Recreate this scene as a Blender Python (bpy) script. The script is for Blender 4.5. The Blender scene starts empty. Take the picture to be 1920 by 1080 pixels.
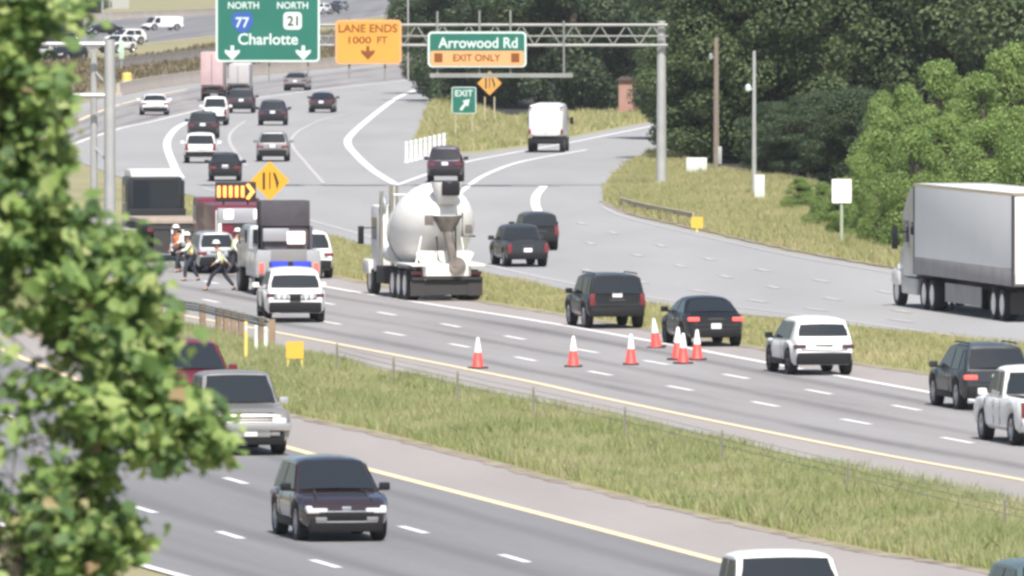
import bpy, bmesh, math, random
import numpy as np
from mathutils import Vector, Matrix
from mathutils.geometry import tessellate_polygon

# ------------------------------------------------------------------ camera, sky, sun, exposure
R = math.radians
scene = bpy.context.scene
COL = scene.collection
F, HC, YH = 24000.0, 13.0, -150.0            # focal length in photo pixels, camera height, horizon row
PHI = math.atan((540 - YH) / F)

cam = bpy.data.cameras.new('camera')
cam.sensor_width = 36
cam.lens = F / 1920 * 36
cam.clip_start, cam.clip_end = 1.0, 12000
cam_o = bpy.data.objects.new('camera', cam)
COL.objects.link(cam_o)
cam_o.location = (0, 0, HC)
cam_o.rotation_euler = (math.pi / 2 - PHI, 0, 0)
scene.camera = cam_o
cam.dof.use_dof = True
cam.dof.focus_distance = 420
cam.dof.aperture_fstop = 8

SUN_EL, SUN_AZ = 54, 171                     # azimuth clockwise from +Y (view direction): behind the camera, to the right
w = bpy.data.worlds.new('World')
scene.world = w
w.use_nodes = True
wn = w.node_tree
bgn = wn.nodes['Background']
sky = wn.nodes.new('ShaderNodeTexSky')
sky.sky_type = 'NISHITA'
sky.sun_disc = False
sky.sun_elevation = R(SUN_EL)
sky.sun_rotation = R(SUN_AZ)
sky.dust_density = 2.5
wn.links.new(sky.outputs[0], bgn.inputs[0])
bgn.inputs[1].default_value = 0.1
sl = bpy.data.lights.new('sun', 'SUN')
sl.energy = 4.6
sl.angle = R(0.6)
sl.color = (1, 0.955, 0.89)
so = bpy.data.objects.new('sun', sl)
COL.objects.link(so)
sd = Vector((math.sin(R(SUN_AZ)) * math.cos(R(SUN_EL)), math.cos(R(SUN_AZ)) * math.cos(R(SUN_EL)), math.sin(R(SUN_EL))))
so.rotation_euler = sd.to_track_quat('Z', 'Y').to_euler()
so.location = (60, 200, 200)
vs = scene.view_settings
vs.view_transform = 'Standard'
vs.look = 'None'
vs.gamma = 1
vs.use_curve_mapping = False
vs.exposure = 0.55
scene.cycles.max_bounces = 6
scene.cycles.transparent_max_bounces = 8
scene.cycles.pixel_filter_type = 'BLACKMAN_HARRIS'
scene.cycles.filter_width = 2.9

rnd = random.Random(7)
nr = np.random.default_rng(11)

def P(px, py, z=0.0):
    """photo pixel -> point on the level plane at height z (metres)"""
    u, v = (px - 960) / F, -(py - 540) / F
    c, s = math.cos(PHI), math.sin(PHI)
    d = (u, c + v * s, -s + v * c)
    t = (z - HC) / d[2]
    return Vector((d[0] * t, d[1] * t, z))
def sc(py): return (py - YH) / HC             # photo pixels per metre at ground row py

# ------------------------------------------------------------------ materials
MATS = {}
def mat(name, col, rough=0.6, metal=0.0, coat=0.0, emit=0.0, spec=0.5, noise=None, bump=None):
    """noise = (scale, second colour, contrast) mixes in a second real colour as mottling"""
    if name in MATS: return MATS[name]
    m = bpy.data.materials.new(name)
    m.use_nodes = True
    nt = m.node_tree
    b = nt.nodes['Principled BSDF']
    b.inputs['Base Color'].default_value = (*col, 1)
    b.inputs['Roughness'].default_value = rough
    b.inputs['Metallic'].default_value = metal
    b.inputs['Coat Weight'].default_value = coat
    b.inputs['Coat Roughness'].default_value = 0.06
    b.inputs['Specular IOR Level'].default_value = spec
    if emit:
        b.inputs['Emission Color'].default_value = (*col, 1)
        b.inputs['Emission Strength'].default_value = emit
    if noise:
        tc = nt.nodes.new('ShaderNodeTexCoord')
        n = nt.nodes.new('ShaderNodeTexNoise')
        n.inputs['Scale'].default_value = noise[0]
        n.inputs['Detail'].default_value = 5
        r = nt.nodes.new('ShaderNodeValToRGB')
        k = noise[2]
        r.color_ramp.elements[0].position = 0.5 - k
        r.color_ramp.elements[1].position = 0.5 + k
        r.color_ramp.elements[0].color = (*col, 1)
        r.color_ramp.elements[1].color = (*noise[1], 1)
        nt.links.new(tc.outputs['Object'], n.inputs['Vector'])
        nt.links.new(n.outputs['Fac'], r.inputs[0])
        nt.links.new(r.outputs[0], b.inputs['Base Color'])
        if bump:
            bp = nt.nodes.new('ShaderNodeBump')
            bp.inputs['Strength'].default_value = bump
            nt.links.new(n.outputs['Fac'], bp.inputs['Height'])
            nt.links.new(bp.outputs[0], b.inputs['Normal'])
    MATS[name] = m
    return m

def paint(name, col, metal=0.0, rough=0.32):
    dirty = tuple(c * 0.86 + 0.006 for c in col)
    return mat(name, col, rough, metal, 0.25, spec=0.3, noise=(1.3, dirty, 0.2))

def leaf_mat(name, cols, transl=0.35, patch=0):
    """leaves: one colour per leaf, drawn from cols = [(position, colour)...]"""
    m = bpy.data.materials.new(name)
    m.use_nodes = True
    nt = m.node_tree
    nt.nodes.remove(nt.nodes['Principled BSDF'])
    out = nt.nodes['Material Output']
    g = nt.nodes.new('ShaderNodeNewGeometry')
    r = nt.nodes.new('ShaderNodeValToRGB')
    els = r.color_ramp.elements
    els[0].position, els[0].color = cols[0][0], (*cols[0][1], 1)
    els[1].position, els[1].color = cols[-1][0], (*cols[-1][1], 1)
    for p, c in cols[1:-1]:
        e = els.new(p); e.color = (*c, 1)
    if patch:
        tc = nt.nodes.new('ShaderNodeTexCoord')
        nz = nt.nodes.new('ShaderNodeTexNoise'); nz.inputs['Scale'].default_value = 0.32; nz.inputs['Detail'].default_value = 3
        m1 = nt.nodes.new('ShaderNodeMath'); m1.operation = 'MULTIPLY_ADD'; m1.inputs[1].default_value = 2.2; m1.inputs[2].default_value = -1.1 + .5 * (1 - patch)
        m2 = nt.nodes.new('ShaderNodeMath'); m2.operation = 'MULTIPLY_ADD'; m2.inputs[1].default_value = patch
        m3 = nt.nodes.new('ShaderNodeMath'); m3.operation = 'MULTIPLY_ADD'; m3.inputs[1].default_value = 1 - patch
        m3.use_clamp = True
        nt.links.new(tc.outputs['Object'], nz.inputs['Vector'])
        nt.links.new(nz.outputs['Fac'], m1.inputs[0])
        nt.links.new(m1.outputs[0], m2.inputs[0]); m2.inputs[2].default_value = 0.38 * patch
        nt.links.new(g.outputs['Random Per Island'], m3.inputs[0]); nt.links.new(m2.outputs[0], m3.inputs[2])
        nt.links.new(m3.outputs[0], r.inputs[0])
    else:
        nt.links.new(g.outputs['Random Per Island'], r.inputs[0])
    d = nt.nodes.new('ShaderNodeBsdfPrincipled'); d.inputs['Roughness'].default_value = 0.55
    d.inputs['Specular IOR Level'].default_value = 0.35
    t = nt.nodes.new('ShaderNodeBsdfTranslucent')
    mx = nt.nodes.new('ShaderNodeMixShader'); mx.inputs[0].default_value = transl
    nt.links.new(r.outputs[0], d.inputs['Base Color'])
    nt.links.new(r.outputs[0], t.inputs[0])
    nt.links.new(d.outputs[0], mx.inputs[1]); nt.links.new(t.outputs[0], mx.inputs[2])
    nt.links.new(mx.outputs[0], out.inputs[0])
    return m

def asphalt_mat(name, base, dark, lanes=None, warm=None):
    """worn asphalt. UV: u metres along, v lanes across; lanes adds the oil and rubber bands of traffic"""
    m = bpy.data.materials.new(name)
    m.use_nodes = True
    nt = m.node_tree
    N, L = nt.nodes, nt.links
    b = N['Principled BSDF']
    b.inputs['Roughness'].default_value = 0.85
    b.inputs['Specular IOR Level'].default_value = 0.25
    tc = N.new('ShaderNodeTexCoord')
    src = tc.outputs['UV'] if lanes else tc.outputs['Object']
    mp = N.new('ShaderNodeMapping')
    mp.inputs['Scale'].default_value = (0.02, 1.1, 1) if lanes else (0.16, 0.02, 1)
    L.new(src, mp.inputs['Vector'])
    n1 = N.new('ShaderNodeTexNoise'); n1.inputs['Scale'].default_value = 1.6; n1.inputs['Detail'].default_value = 6
    L.new(mp.outputs[0], n1.inputs['Vector'])
    n2 = N.new('ShaderNodeTexNoise'); n2.inputs['Scale'].default_value = 3.0; n2.inputs['Detail'].default_value = 4
    L.new(tc.outputs['Object'], n2.inputs['Vector'])
    fac = N.new('ShaderNodeMath'); fac.operation = 'MULTIPLY_ADD'
    L.new(n1.outputs['Fac'], fac.inputs[0]); fac.inputs[1].default_value = 0.9; fac.inputs[2].default_value = -0.2
    a2 = N.new('ShaderNodeMath'); a2.operation = 'MULTIPLY_ADD'
    L.new(n2.outputs['Fac'], a2.inputs[0]); a2.inputs[1].default_value = 0.36
    L.new(fac.outputs[0], a2.inputs[2])
    last = a2
    if lanes:
        sx = N.new('ShaderNodeSeparateXYZ'); L.new(tc.outputs['UV'], sx.inputs[0])
        cs = N.new('ShaderNodeMath'); cs.operation = 'MULTIPLY'; L.new(sx.outputs[1], cs.inputs[0]); cs.inputs[1].default_value = 2 * math.pi
        co = N.new('ShaderNodeMath'); co.operation = 'COSINE'; L.new(cs.outputs[0], co.inputs[0])   # -1 in a lane's middle
        ng = N.new('ShaderNodeMath'); ng.operation = 'MULTIPLY'; ng.use_clamp = True; L.new(co.outputs[0], ng.inputs[0]); ng.inputs[1].default_value = -1
        p3 = N.new('ShaderNodeMath'); p3.operation = 'POWER'; L.new(ng.outputs[0], p3.inputs[0]); p3.inputs[1].default_value = 3
        pw = N.new('ShaderNodeMath'); pw.operation = 'MULTIPLY_ADD'; L.new(p3.outputs[0], pw.inputs[0])
        pw.inputs[1].default_value = lanes; L.new(a2.outputs[0], pw.inputs[2])
        last = pw
    cr = N.new('ShaderNodeValToRGB')
    cr.color_ramp.elements[0].position = 0.2; cr.color_ramp.elements[0].color = (*base, 1)
    cr.color_ramp.elements[1].position = 0.85; cr.color_ramp.elements[1].color = (*dark, 1)
    if warm:
        e = cr.color_ramp.elements.new(0.5); e.color = (*warm, 1)
    L.new(last.outputs[0], cr.inputs[0])
    L.new(cr.outputs[0], b.inputs['Base Color'])
    return m

# ------------------------------------------------------------------ mesh helpers
class MB:
    def __init__(self): self.v, self.f = [], []
    def add(self, vs, fs, M=None):
        o = len(self.v)
        self.v += [tuple(M @ Vector(p)) if M else tuple(p) for p in vs]
        self.f += [tuple(i + o for i in f) for f in fs]
        return self
    def box(self, c, s, bev=0.0, M=None, taper=1.0):
        x, y, z = s[0] / 2, s[1] / 2, s[2] / 2
        if bev <= 0:
            vs = [(c[0] + a * x * (taper if d > 0 else 1), c[1] + b * y * (taper if d > 0 else 1), c[2] + d * z) for d in (-1, 1) for b in (-1, 1) for a in (-1, 1)]
            return self.add(vs, [(0, 2, 3, 1), (4, 5, 7, 6), (0, 1, 5, 4), (2, 6, 7, 3), (0, 4, 6, 2), (1, 3, 7, 5)], M)
        bm = bmesh.new()
        bmesh.ops.create_cube(bm, size=1)
        for v in bm.verts:
            k = taper if v.co.z > 0 else 1
            v.co = Vector((c[0] + v.co.x * s[0] * k, c[1] + v.co.y * s[1] * k, c[2] + v.co.z * s[2]))
        bmesh.ops.bevel(bm, geom=bm.edges[:], offset=bev, segments=2, affect='EDGES', profile=0.6)
        return self.bm(bm, M)
    def bm(self, bm, M=None):
        bm.verts.index_update()
        self.add([v.co[:] for v in bm.verts], [tuple(v.index for v in f.verts) for f in bm.faces], M)
        bm.free()
        return self
    def tube(self, pts, rad, n=8, cap=True):
        pts = [Vector(p) for p in pts]
        if not isinstance(rad, (list, tuple)): rad = [rad] * len(pts)
        o = len(self.v)
        for i, p in enumerate(pts):
            t = (pts[min(i + 1, len(pts) - 1)] - pts[max(i - 1, 0)]).normalized()
            a = t.orthogonal().normalized() if abs(t.z) < 0.95 else Vector((1, 0, 0)).cross(t).normalized()
            b = t.cross(a)
            for k in range(n):
                q = 2 * math.pi * k / n
                self.v.append(tuple(p + (a * math.cos(q) + b * math.sin(q)) * rad[i]))
        for i in range(len(pts) - 1):
            for k in range(n):
                k2 = (k + 1) % n
                self.f.append((o + i * n + k, o + i * n + k2, o + (i + 1) * n + k2, o + (i + 1) * n + k))
        if cap:
            self.f.append(tuple(o + k for k in range(n))[::-1])
            self.f.append(tuple(o + (len(pts) - 1) * n + k for k in range(n)))
        return self
    def lathe(self, prof, n=24, M=None):
        """prof: (radius, z) pairs, turned about z; M places it"""
        vs, fs = [], []
        for r, z in prof:
            for k in range(n):
                q = 2 * math.pi * k / n
                vs.append((r * math.cos(q), r * math.sin(q), z))
        for i in range(len(prof) - 1):
            for k in range(n):
                k2 = (k + 1) % n
                fs.append((i * n + k, i * n + k2, (i + 1) * n + k2, (i + 1) * n + k))
        fs.append(tuple(range(n))[::-1]); fs.append(tuple((len(prof) - 1) * n + k for k in range(n)))
        return self.add(vs, fs, M)
    def prism(self, poly, y0, y1, M=None):
        """polygon in (x, z) pulled along y"""
        n = len(poly)
        vs = [(x, y0, z) for x, z in poly] + [(x, y1, z) for x, z in poly]
        fs = [tuple(range(n)), tuple(range(2 * n - 1, n - 1, -1))] + [(i, i + n, (i + 1) % n + n, (i + 1) % n) for i in range(n)]
        return self.add(vs, fs, M)
    def build(self, name, m, parent=None, smooth=35, loc=None, rz=0):
        me = bpy.data.meshes.new(name)
        me.from_pydata(self.v, [], self.f)
        bm = bmesh.new(); bm.from_mesh(me)
        bmesh.ops.recalc_face_normals(bm, faces=bm.faces[:])
        bm.to_mesh(me); bm.free()
        if smooth:
            me.polygons.foreach_set('use_smooth', [True] * len(me.polygons))
            me.set_sharp_from_angle(angle=R(smooth))
        me.materials.append(m)
        return link(name, me, parent, loc, rz)

def link(name, me, parent=None, loc=None, rz=0):
    o = bpy.data.objects.new(name, me)
    COL.objects.link(o)
    if parent: o.parent = parent
    if loc is not None: o.location = loc
    o.rotation_euler.z = rz
    return o
def tag(o, label=None, cat=None, group=None, kind=None):
    if label: o['label'] = label
    if cat: o['category'] = cat
    if group: o['group'] = group
    if kind: o['kind'] = kind
    return o
def thing(name, label, cat, loc, rz=0, group=None):
    o = bpy.data.objects.new(name, None)
    o.empty_display_size = 0.3
    COL.objects.link(o)
    o.location = loc; o.rotation_euler.z = rz
    return tag(o, label, cat, group)
def copy_tree(o, parent=None):
    kids = [c for c in COL.objects if c.parent == o]
    c = o.copy(); COL.objects.link(c)
    if parent: c.parent = parent
    for k in kids: copy_tree(k, c)
    return c

def fast_mesh(name, V, Fq, m, parent=None, k=4):
    """numpy vertices and faces of k corners"""
    me = bpy.data.meshes.new(name)
    V = np.asarray(V, np.float32); Fq = np.asarray(Fq, np.int32)
    me.vertices.add(len(V)); me.vertices.foreach_set('co', V.ravel())
    me.loops.add(Fq.size); me.loops.foreach_set('vertex_index', Fq.ravel())
    me.polygons.add(len(Fq))
    me.polygons.foreach_set('loop_start', np.arange(0, Fq.size, k, dtype=np.int32))
    me.polygons.foreach_set('loop_total', np.full(len(Fq), k, np.int32))
    me.update(calc_edges=True); me.validate()
    me.materials.append(m)
    return link(name, me, parent)

def spline(pts, step=6):
    """Catmull-Rom through photo points"""
    p = [pts[0]] + list(pts) + [pts[-1]]
    out = []
    for i in range(1, len(p) - 2):
        a, b, c, d = [np.array(q, float) for q in p[i - 1:i + 3]]
        for k in range(step):
            t = k / step
            out.append(0.5 * (2 * b + (c - a) * t + (2 * a - 5 * b + 4 * c - d) * t * t + (3 * b - a - 3 * c + d) * t ** 3))
    out.append(np.array(pts[-1], float))
    return out
def world(pts, step=6): return [P(x, y) for x, y in (spline(pts, step) if step else pts)]

def sheet(name, poly_w, z, m, kind='structure', label=None):
    pts = [Vector((p.x, p.y, 0)) for p in poly_w]
    tris = tessellate_polygon([pts])
    me = bpy.data.meshes.new(name)
    me.from_pydata([(p.x, p.y, z) for p in pts], [], [tuple(t) for t in tris])
    bm = bmesh.new(); bm.from_mesh(me)
    for f in bm.faces:
        f.normal_update()
        if f.normal.z < 0: f.normal_flip()
    bm.to_mesh(me); bm.free()
    me.materials.append(m)
    o = link(name, me)
    tag(o, kind=kind, label=label)
    return o
def ribbon(mb, pts, width, z, side=0, rough=0):
    """flat stripe along world points; side -1/0/+1 shifts it"""
    n = len(pts)
    o = len(mb.v)
    for i in range(n):
        t = pts[min(i + 1, n - 1)] - pts[max(i - 1, 0)]
        nn = Vector((-t.y, t.x, 0)).normalized()
        c = pts[i] + nn * side * width / 2
        for s in (-1, 1):
            q = c + nn * s * width / 2 * (1 + (rnd.uniform(-rough, rough) if rough else 0))
            mb.v.append((q.x, q.y, z))
    for i in range(n - 1):
        mb.f.append((o + 2 * i, o + 2 * i + 1, o + 2 * i + 3, o + 2 * i + 2))
def resample(pts, n):
    d = [0]
    for a, b in zip(pts, pts[1:]): d.append(d[-1] + (b - a).length)
    return [Vector([np.interp(d[-1] * i / (n - 1), d, [p[k] for p in pts]) for k in range(3)]) for i in range(n)], d[-1]
def road(name, left, right, lanes, z, m, n=80):
    """sheet between two world curves, UV = (metres along, lane across)"""
    a, la = resample(left, n); b, _ = resample(right, n)
    me = bpy.data.meshes.new(name)
    vs, fs, uv = [], [], []
    k = 4
    for i in range(n):
        for j in range(k + 1):
            q = a[i].lerp(b[i], j / k)
            vs.append((q.x, q.y, z)); uv.append((la * i / (n - 1), lanes * j / k))
    for i in range(n - 1):
        for j in range(k):
            o = i * (k + 1) + j
            fs.append((o, o + 1, o + k + 2, o + k + 1))
    me.from_pydata(vs, [], fs)
    ul = me.uv_layers.new(name='UVMap')
    for lp in me.loops: ul.data[lp.index].uv = uv[lp.vertex_index]
    me.materials.append(m)
    bm = bmesh.new(); bm.from_mesh(me)
    for f in bm.faces:
        f.normal_update()
        if f.normal.z < 0: f.normal_flip()
    bm.to_mesh(me); bm.free()
    return tag(link(name, me), kind='structure')

# ------------------------------------------------------------------ ground, roads, markings
M_ground = mat('ground_grass', (0.2, 0.2, 0.095), 0.95, noise=(0.09, (0.3, 0.26, 0.15), 0.22))
M_dry = mat('dry_grass_soil', (0.32, 0.28, 0.15), 0.95, noise=(0.4, (0.22, 0.23, 0.1), 0.2))
M_brown = mat('dry_brown_bank', (0.17, 0.14, 0.085), 0.95, noise=(0.25, (0.24, 0.2, 0.12), 0.2))
M_forest = mat('forest_floor', (0.016, 0.018, 0.014), 0.95, noise=(0.3, (0.03, 0.028, 0.02), 0.2))  # floor colour darkened to stand in for shade under the trees
M_sb = asphalt_mat('southbound_asphalt', (0.215, 0.214, 0.218), (0.138, 0.137, 0.142), lanes=0.3)
M_nb = asphalt_mat('northbound_asphalt', (0.287, 0.283, 0.284), (0.132, 0.129, 0.134), lanes=0.26, warm=(0.248, 0.236, 0.234))
M_cd = asphalt_mat('ramp_asphalt', (0.312, 0.311, 0.311), (0.248, 0.247, 0.25))
M_sh = asphalt_mat('shoulder_asphalt', (0.325, 0.302, 0.288), (0.235, 0.217, 0.207))
M_white = mat('road_paint_white', (0.8, 0.79, 0.78), 0.7, noise=(2.5, (0.62, 0.6, 0.6), 0.25))
M_faint = mat('road_paint_worn', (0.47, 0.45, 0.45), 0.8, noise=(2.5, (0.38, 0.365, 0.365), 0.25))
M_yellow = mat('road_paint_yellow', (0.76, 0.6, 0.34), 0.7, noise=(2.0, (0.7, 0.58, 0.42), 0.25))

g = MB(); g.add([(-2500, 60, 0), (2500, 60, 0), (2500, 9000, 0), (-2500, 9000, 0)], [(0, 1, 2, 3)])
tag(g.build('ground', M_ground, smooth=0), kind='structure')

NB_Y = [(2150, 949), (1920, 903), (1640, 852), (1360, 796), (1120, 746), (1000, 719), (800, 679), (640, 648), (530, 627), (330, 590), (150, 552), (0, 515), (-120, 465), (-160, 415), (-110, 355), (20, 290), (130, 235), (215, 200), (330, 172), (450, 155), (600, 138), (800, 114)]
NB_W = [(2150, 812), (1920, 770), (1750, 739), (1480, 690), (1180, 634), (980, 599), (800, 571), (620, 541), (400, 500), (200, 452), (80, 405), (40, 350), (110, 285), (215, 245), (280, 230), (345, 214), (450, 190), (560, 174), (680, 160), (850, 142)]
SB_Y = [(2300, 1305), (1920, 1205), (1350, 1055), (1020, 968), (700, 885), (560, 847), (400, 801), (200, 735), (0, 655), (-200, 560), (-350, 450), (-380, 350), (-300, 250), (-100, 160), (50, 118), (200, 92), (400, 68), (600, 45), (760, 25), (900, 5)]
SB_W = [(1200, 1340), (900, 1245), (600, 1156), (330, 1080), (255, 1059), (0, 985), (-300, 880), (-600, 740), (-750, 560), (-740, 400), (-600, 230), (-300, 110), (0, 60), (200, 38), (400, 27), (520, 12), (620, -5), (700, -25), (760, -40), (830, -60)]
CD_L = [(2100, 680), (1920, 650), (1640, 610), (1450, 585), (1260, 565), (1060, 530), (920, 500), (760, 462), (640, 430), (520, 397), (430, 367), (372, 350), (340, 335), (322, 302), (313, 270), (326, 246), (350, 231), (400, 212), (480, 195)]

M_marks = MB(); Y_marks = MB(); F_marks = MB()
# wide asphalt of the merge, the ramp and the road beyond
road_out = [(2150, 676), (1920, 645), (1640, 616), (1450, 596), (1260, 577), (1060, 545), (920, 514), (760, 480), (640, 447), (520, 413), (400, 378), (300, 352), (240, 338),
            (150, 305), (60, 300), (0, 275), (30, 240), (120, 205), (215, 178), (300, 163), (400, 149), (560, 133), (700, 120), (800, 105), (900, 92),
            (930, 108), (880, 140), (836, 160), (812, 182), (798, 205), (785, 240), (772, 268),
            (785, 284), (840, 290), (900, 287), (980, 277), (1060, 260), (1150, 243), (1230, 228), (1300, 215), (1330, 228), (1290, 256), (1245, 275), (1195, 299), (1155, 325),
            (1130, 352), (1130, 380), (1180, 405), (1300, 433), (1480, 473), (1650, 503), (1800, 525), (2000, 556), (2250, 600)]
sheet('merge_road', [P(x, y) for x, y in road_out], 0.02, M_cd)

nby, nbw = world(NB_Y), world(NB_W)
road('northbound_road', nby, nbw, 3, 0.028, M_nb, 120)
def offset_curve(pts, d):
    out = []
    for i, p in enumerate(pts):
        t = pts[min(i + 1, len(pts) - 1)] - pts[max(i - 1, 0)]
        out.append(p + Vector((-t.y, t.x, 0)).normalized() * d)
    return out
NBL_SH = [(2150, 1005), (1920, 951), (1640, 897), (1500, 866), (1360, 831), (1100, 785), (950, 752), (800, 720), (640, 681), (530, 654), (330, 606), (150, 566), (0, 530), (-140, 472), (-190, 415), (-130, 345), (0, 282), (115, 227), (215, 186)]
road('median_shoulder', world(NBL_SH), world(NB_Y[:18]), 1, 0.024, M_sh, 80)
NBR_SH = [(2150, 765), (1920, 731), (1755, 706), (1640, 690), (1400, 652), (1200, 618), (1060, 594), (870, 563), (640, 524), (400, 472), (240, 425), (140, 385), (120, 345), (150, 300)]
road('right_shoulder', world(NB_W[:13]), world(NBR_SH), 1, 0.024, M_sh, 60)
sby, sbw = world(SB_Y), world(SB_W)
road('southbound_road', sby, sbw, 4, 0.028, M_sb, 120)
SBL_SH = [(2300, 1200), (1850, 1077), (1640, 1040), (1500, 1011), (1280, 962), (1040, 903), (900, 865), (700, 815), (555, 783), (400, 738), (200, 680), (0, 605), (-180, 520), (-310, 430), (-330, 350), (-260, 260)]
road('southbound_shoulder', world(SB_Y[:13]), world(SBL_SH), 1, 0.024, M_sh, 60)

ribbon(Y_marks, nby[:110], 0.26, 0.036)
ribbon(M_marks, nbw[:114], 0.26, 0.036)
ribbon(Y_marks, sby, 0.3, 0.036)
ribbon(M_marks, sbw, 0.26, 0.036)
cdl = world(CD_L)
ribbon(F_marks, cdl[:66], 0.22, 0.032)
ribbon(M_marks, cdl[72:104], 0.42, 0.036)
ribbon(M_marks, world([(742, 347), (700, 321), (668, 292), (652, 270), (660, 252), (700, 217), (742, 186), (778, 170), (815, 158)]), 0.44, 0.036)
ribbon(M_marks, world([(742, 349), (792, 331), (870, 306), (960, 288), (1060, 270), (1150, 252), (1230, 236)]), 0.28, 0.037)
ribbon(M_marks, world([(858, 366), (882, 347), (908, 330), (957, 310), (1007, 298), (1100, 282)]), 0.3, 0.036)
ribbon(M_marks, world([(1012, 405), (1004, 385), (1006, 367), (1020, 350)]), 0.42, 0.036)
ribbon(F_marks, world([(462, 312), (444, 290), (430, 265), (436, 246), (460, 228)]), 0.2, 0.036)
ribbon(F_marks, world([(607, 345), (572, 305), (547, 272), (556, 250), (600, 227), (650, 215)]), 0.2, 0.036)
ribbon(F_marks, world([(1130, 390), (1180, 411), (1300, 440), (1480, 480), (1650, 510), (2000, 566)]), 0.15, 0.036)

def dash(mb, px, py, dx, dy, length=3.6, wd=0.2, z=0.036):
    a, b = P(px - dx, py - dy), P(px + dx, py + dy)
    t = (b - a).normalized(); c = P(px, py)
    ribbon(mb, [c - t * length / 2, c + t * length / 2], wd, z)
def dashes(mb, pts, length=3.6, wd=0.2, z=0.036):
    for i, (x, y) in enumerate(pts):
        a, b = pts[max(i - 1, 0)], pts[min(i + 1, len(pts) - 1)]
        dash(mb, x, y, (b[0] - a[0]) / 4, (b[1] - a[1]) / 4, length, wd, z)
dashes(M_marks, [(290, 545), (395, 566), (505, 587), (620, 607), (740, 628), (862, 650), (985, 675), (1125, 702), (1275, 730), (1435, 760), (1605, 793), (1795, 828), (2005, 868)])
dashes(M_marks, [(395, 531), (500, 551), (610, 570), (725, 590), (845, 612), (965, 635), (1100, 660), (1230, 682), (1380, 708), (1535, 737), (1700, 767), (1875, 799)])
dashes(M_marks, [(20, 783), (155, 823), (295, 862), (442, 904), (606, 950), (775, 996), (965, 1050), (1180, 1111)], 3.2)
dashes(M_marks, [(-20, 871), (120, 914), (270, 958), (432, 1006), (610, 1060), (800, 1115)], 3.2)
dashes(F_marks, [(1030, 436), (1107, 458), (1195, 480), (1275, 500), (1360, 520), (1450, 540), (1560, 562), (1690, 585)], 3.2, 0.25)
dashes(F_marks, [(1090, 420), (1150, 438), (1240, 462), (1330, 487), (1430, 508), (1540, 528), (1660, 549)], 3.2, 0.25)
dashes(F_marks, [(960, 470), (1100, 508), (1200, 530), (1310, 547), (1420, 566), (1530, 582), (1690, 603)], 3.2, 0.25)
for row in range(4):                          # short lane dashes of the road beyond the bend
    dashes(F_marks, [(230 + 52 * k + row * 14, 196 + row * 7 - 5.2 * k) for k in range(9)], 3.0, 0.22)
tag(M_marks.build('white_road_markings', M_white, smooth=0), kind='structure')
tag(Y_marks.build('yellow_road_markings', M_yellow, smooth=0), kind='structure')
tag(F_marks.build('worn_road_markings', M_faint, smooth=0), kind='structure')
# banks
sheet('dry_bank', [P(x, y) for x, y in [(-50, 150), (100, 112), (215, 108), (300, 98), (400, 80), (600, 60), (760, 45), (880, 30), (900, 80), (780, 92), (600, 116), (400, 134), (215, 160), (120, 190), (0, 235), (-100, 240)]], 0.012, M_brown)
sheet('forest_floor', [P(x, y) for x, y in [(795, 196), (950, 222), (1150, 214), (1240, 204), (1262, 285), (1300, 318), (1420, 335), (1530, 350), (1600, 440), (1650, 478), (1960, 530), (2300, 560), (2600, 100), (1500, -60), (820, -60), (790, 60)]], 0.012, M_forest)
sheet('gore_island', [P(x, y) for x, y in [(836, 160), (812, 182), (798, 205), (785, 240), (772, 268), (785, 284), (840, 290), (900, 287), (980, 277), (1060, 260), (1150, 243), (1230, 228), (1240, 204), (1150, 214), (950, 222), (860, 190)]], 0.016, M_dry)

# ------------------------------------------------------------------ haze
hz = MB().box((0, 2200, 24), (1500, 4600, 52))
hm = bpy.data.materials.new('haze'); hm.use_nodes = True
hm.node_tree.nodes.remove(hm.node_tree.nodes['Principled BSDF'])
hv = hm.node_tree.nodes.new('ShaderNodeVolumePrincipled')
hv.inputs['Color'].default_value = (0.93, 0.95, 1.0, 1)
hv.inputs['Density'].default_value = 0.00006
hv.inputs['Anisotropy'].default_value = 0.2
hm.node_tree.links.new(hv.outputs[0], hm.node_tree.nodes['Material Output'].inputs['Volume'])
tag(hz.build('haze', hm, smooth=0), kind='stuff')

M_soil = mat('bare_soil_edge', (0.17, 0.13, 0.1), 0.95, noise=(0.9, (0.32, 0.28, 0.22), 0.15))
so_ = MB()
ribbon(so_, world(SBL_SH, 16), 0.38, 0.033, 0, .6)
ribbon(so_, world(NBL_SH[:12], 14), 0.3, 0.033, 0, .6)
ribbon(so_, world(NBR_SH[:10], 14), 0.35, 0.033, 0, .6)
ribbon(so_, world([(1132, 378), (1180, 401), (1300, 428), (1480, 468), (1650, 498), (1800, 520), (2000, 550)], 14), 0.4, 0.033, 0, .6)
tag(so_.build('soil_edges', M_soil, smooth=0), kind='structure')

# ------------------------------------------------------------------ vehicles
M_tyre = mat('tyre_rubber', (0.018, 0.018, 0.02), 0.85)
M_rim = mat('wheel_rim', (0.45, 0.45, 0.47), 0.3, 0.9)
M_rim_dark = mat('wheel_rim_dark', (0.06, 0.06, 0.065), 0.35, 0.7)
M_glass = mat('car_glass', (0.02, 0.025, 0.031), 0.03, spec=0.3)
M_clad = mat('black_plastic', (0.012, 0.012, 0.014), 0.6, spec=0.25)
M_chrome = mat('chrome', (0.75, 0.75, 0.77), 0.15, 1.0)
M_seam = mat('panel_gap', (0.05, 0.05, 0.055), 0.7)
M_steel0 = mat('dull_chrome', (0.5, 0.5, 0.5), 0.3, 0.8)
M_plate = mat('plate_white', (0.75, 0.76, 0.78), 0.5)
M_tail = mat('tail_lamp_red', (0.17, 0.02, 0.025), 0.25, coat=0.5)
M_taildk = mat('tail_lamp_smoked', (0.07, 0.025, 0.035), 0.25, coat=.4)
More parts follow.
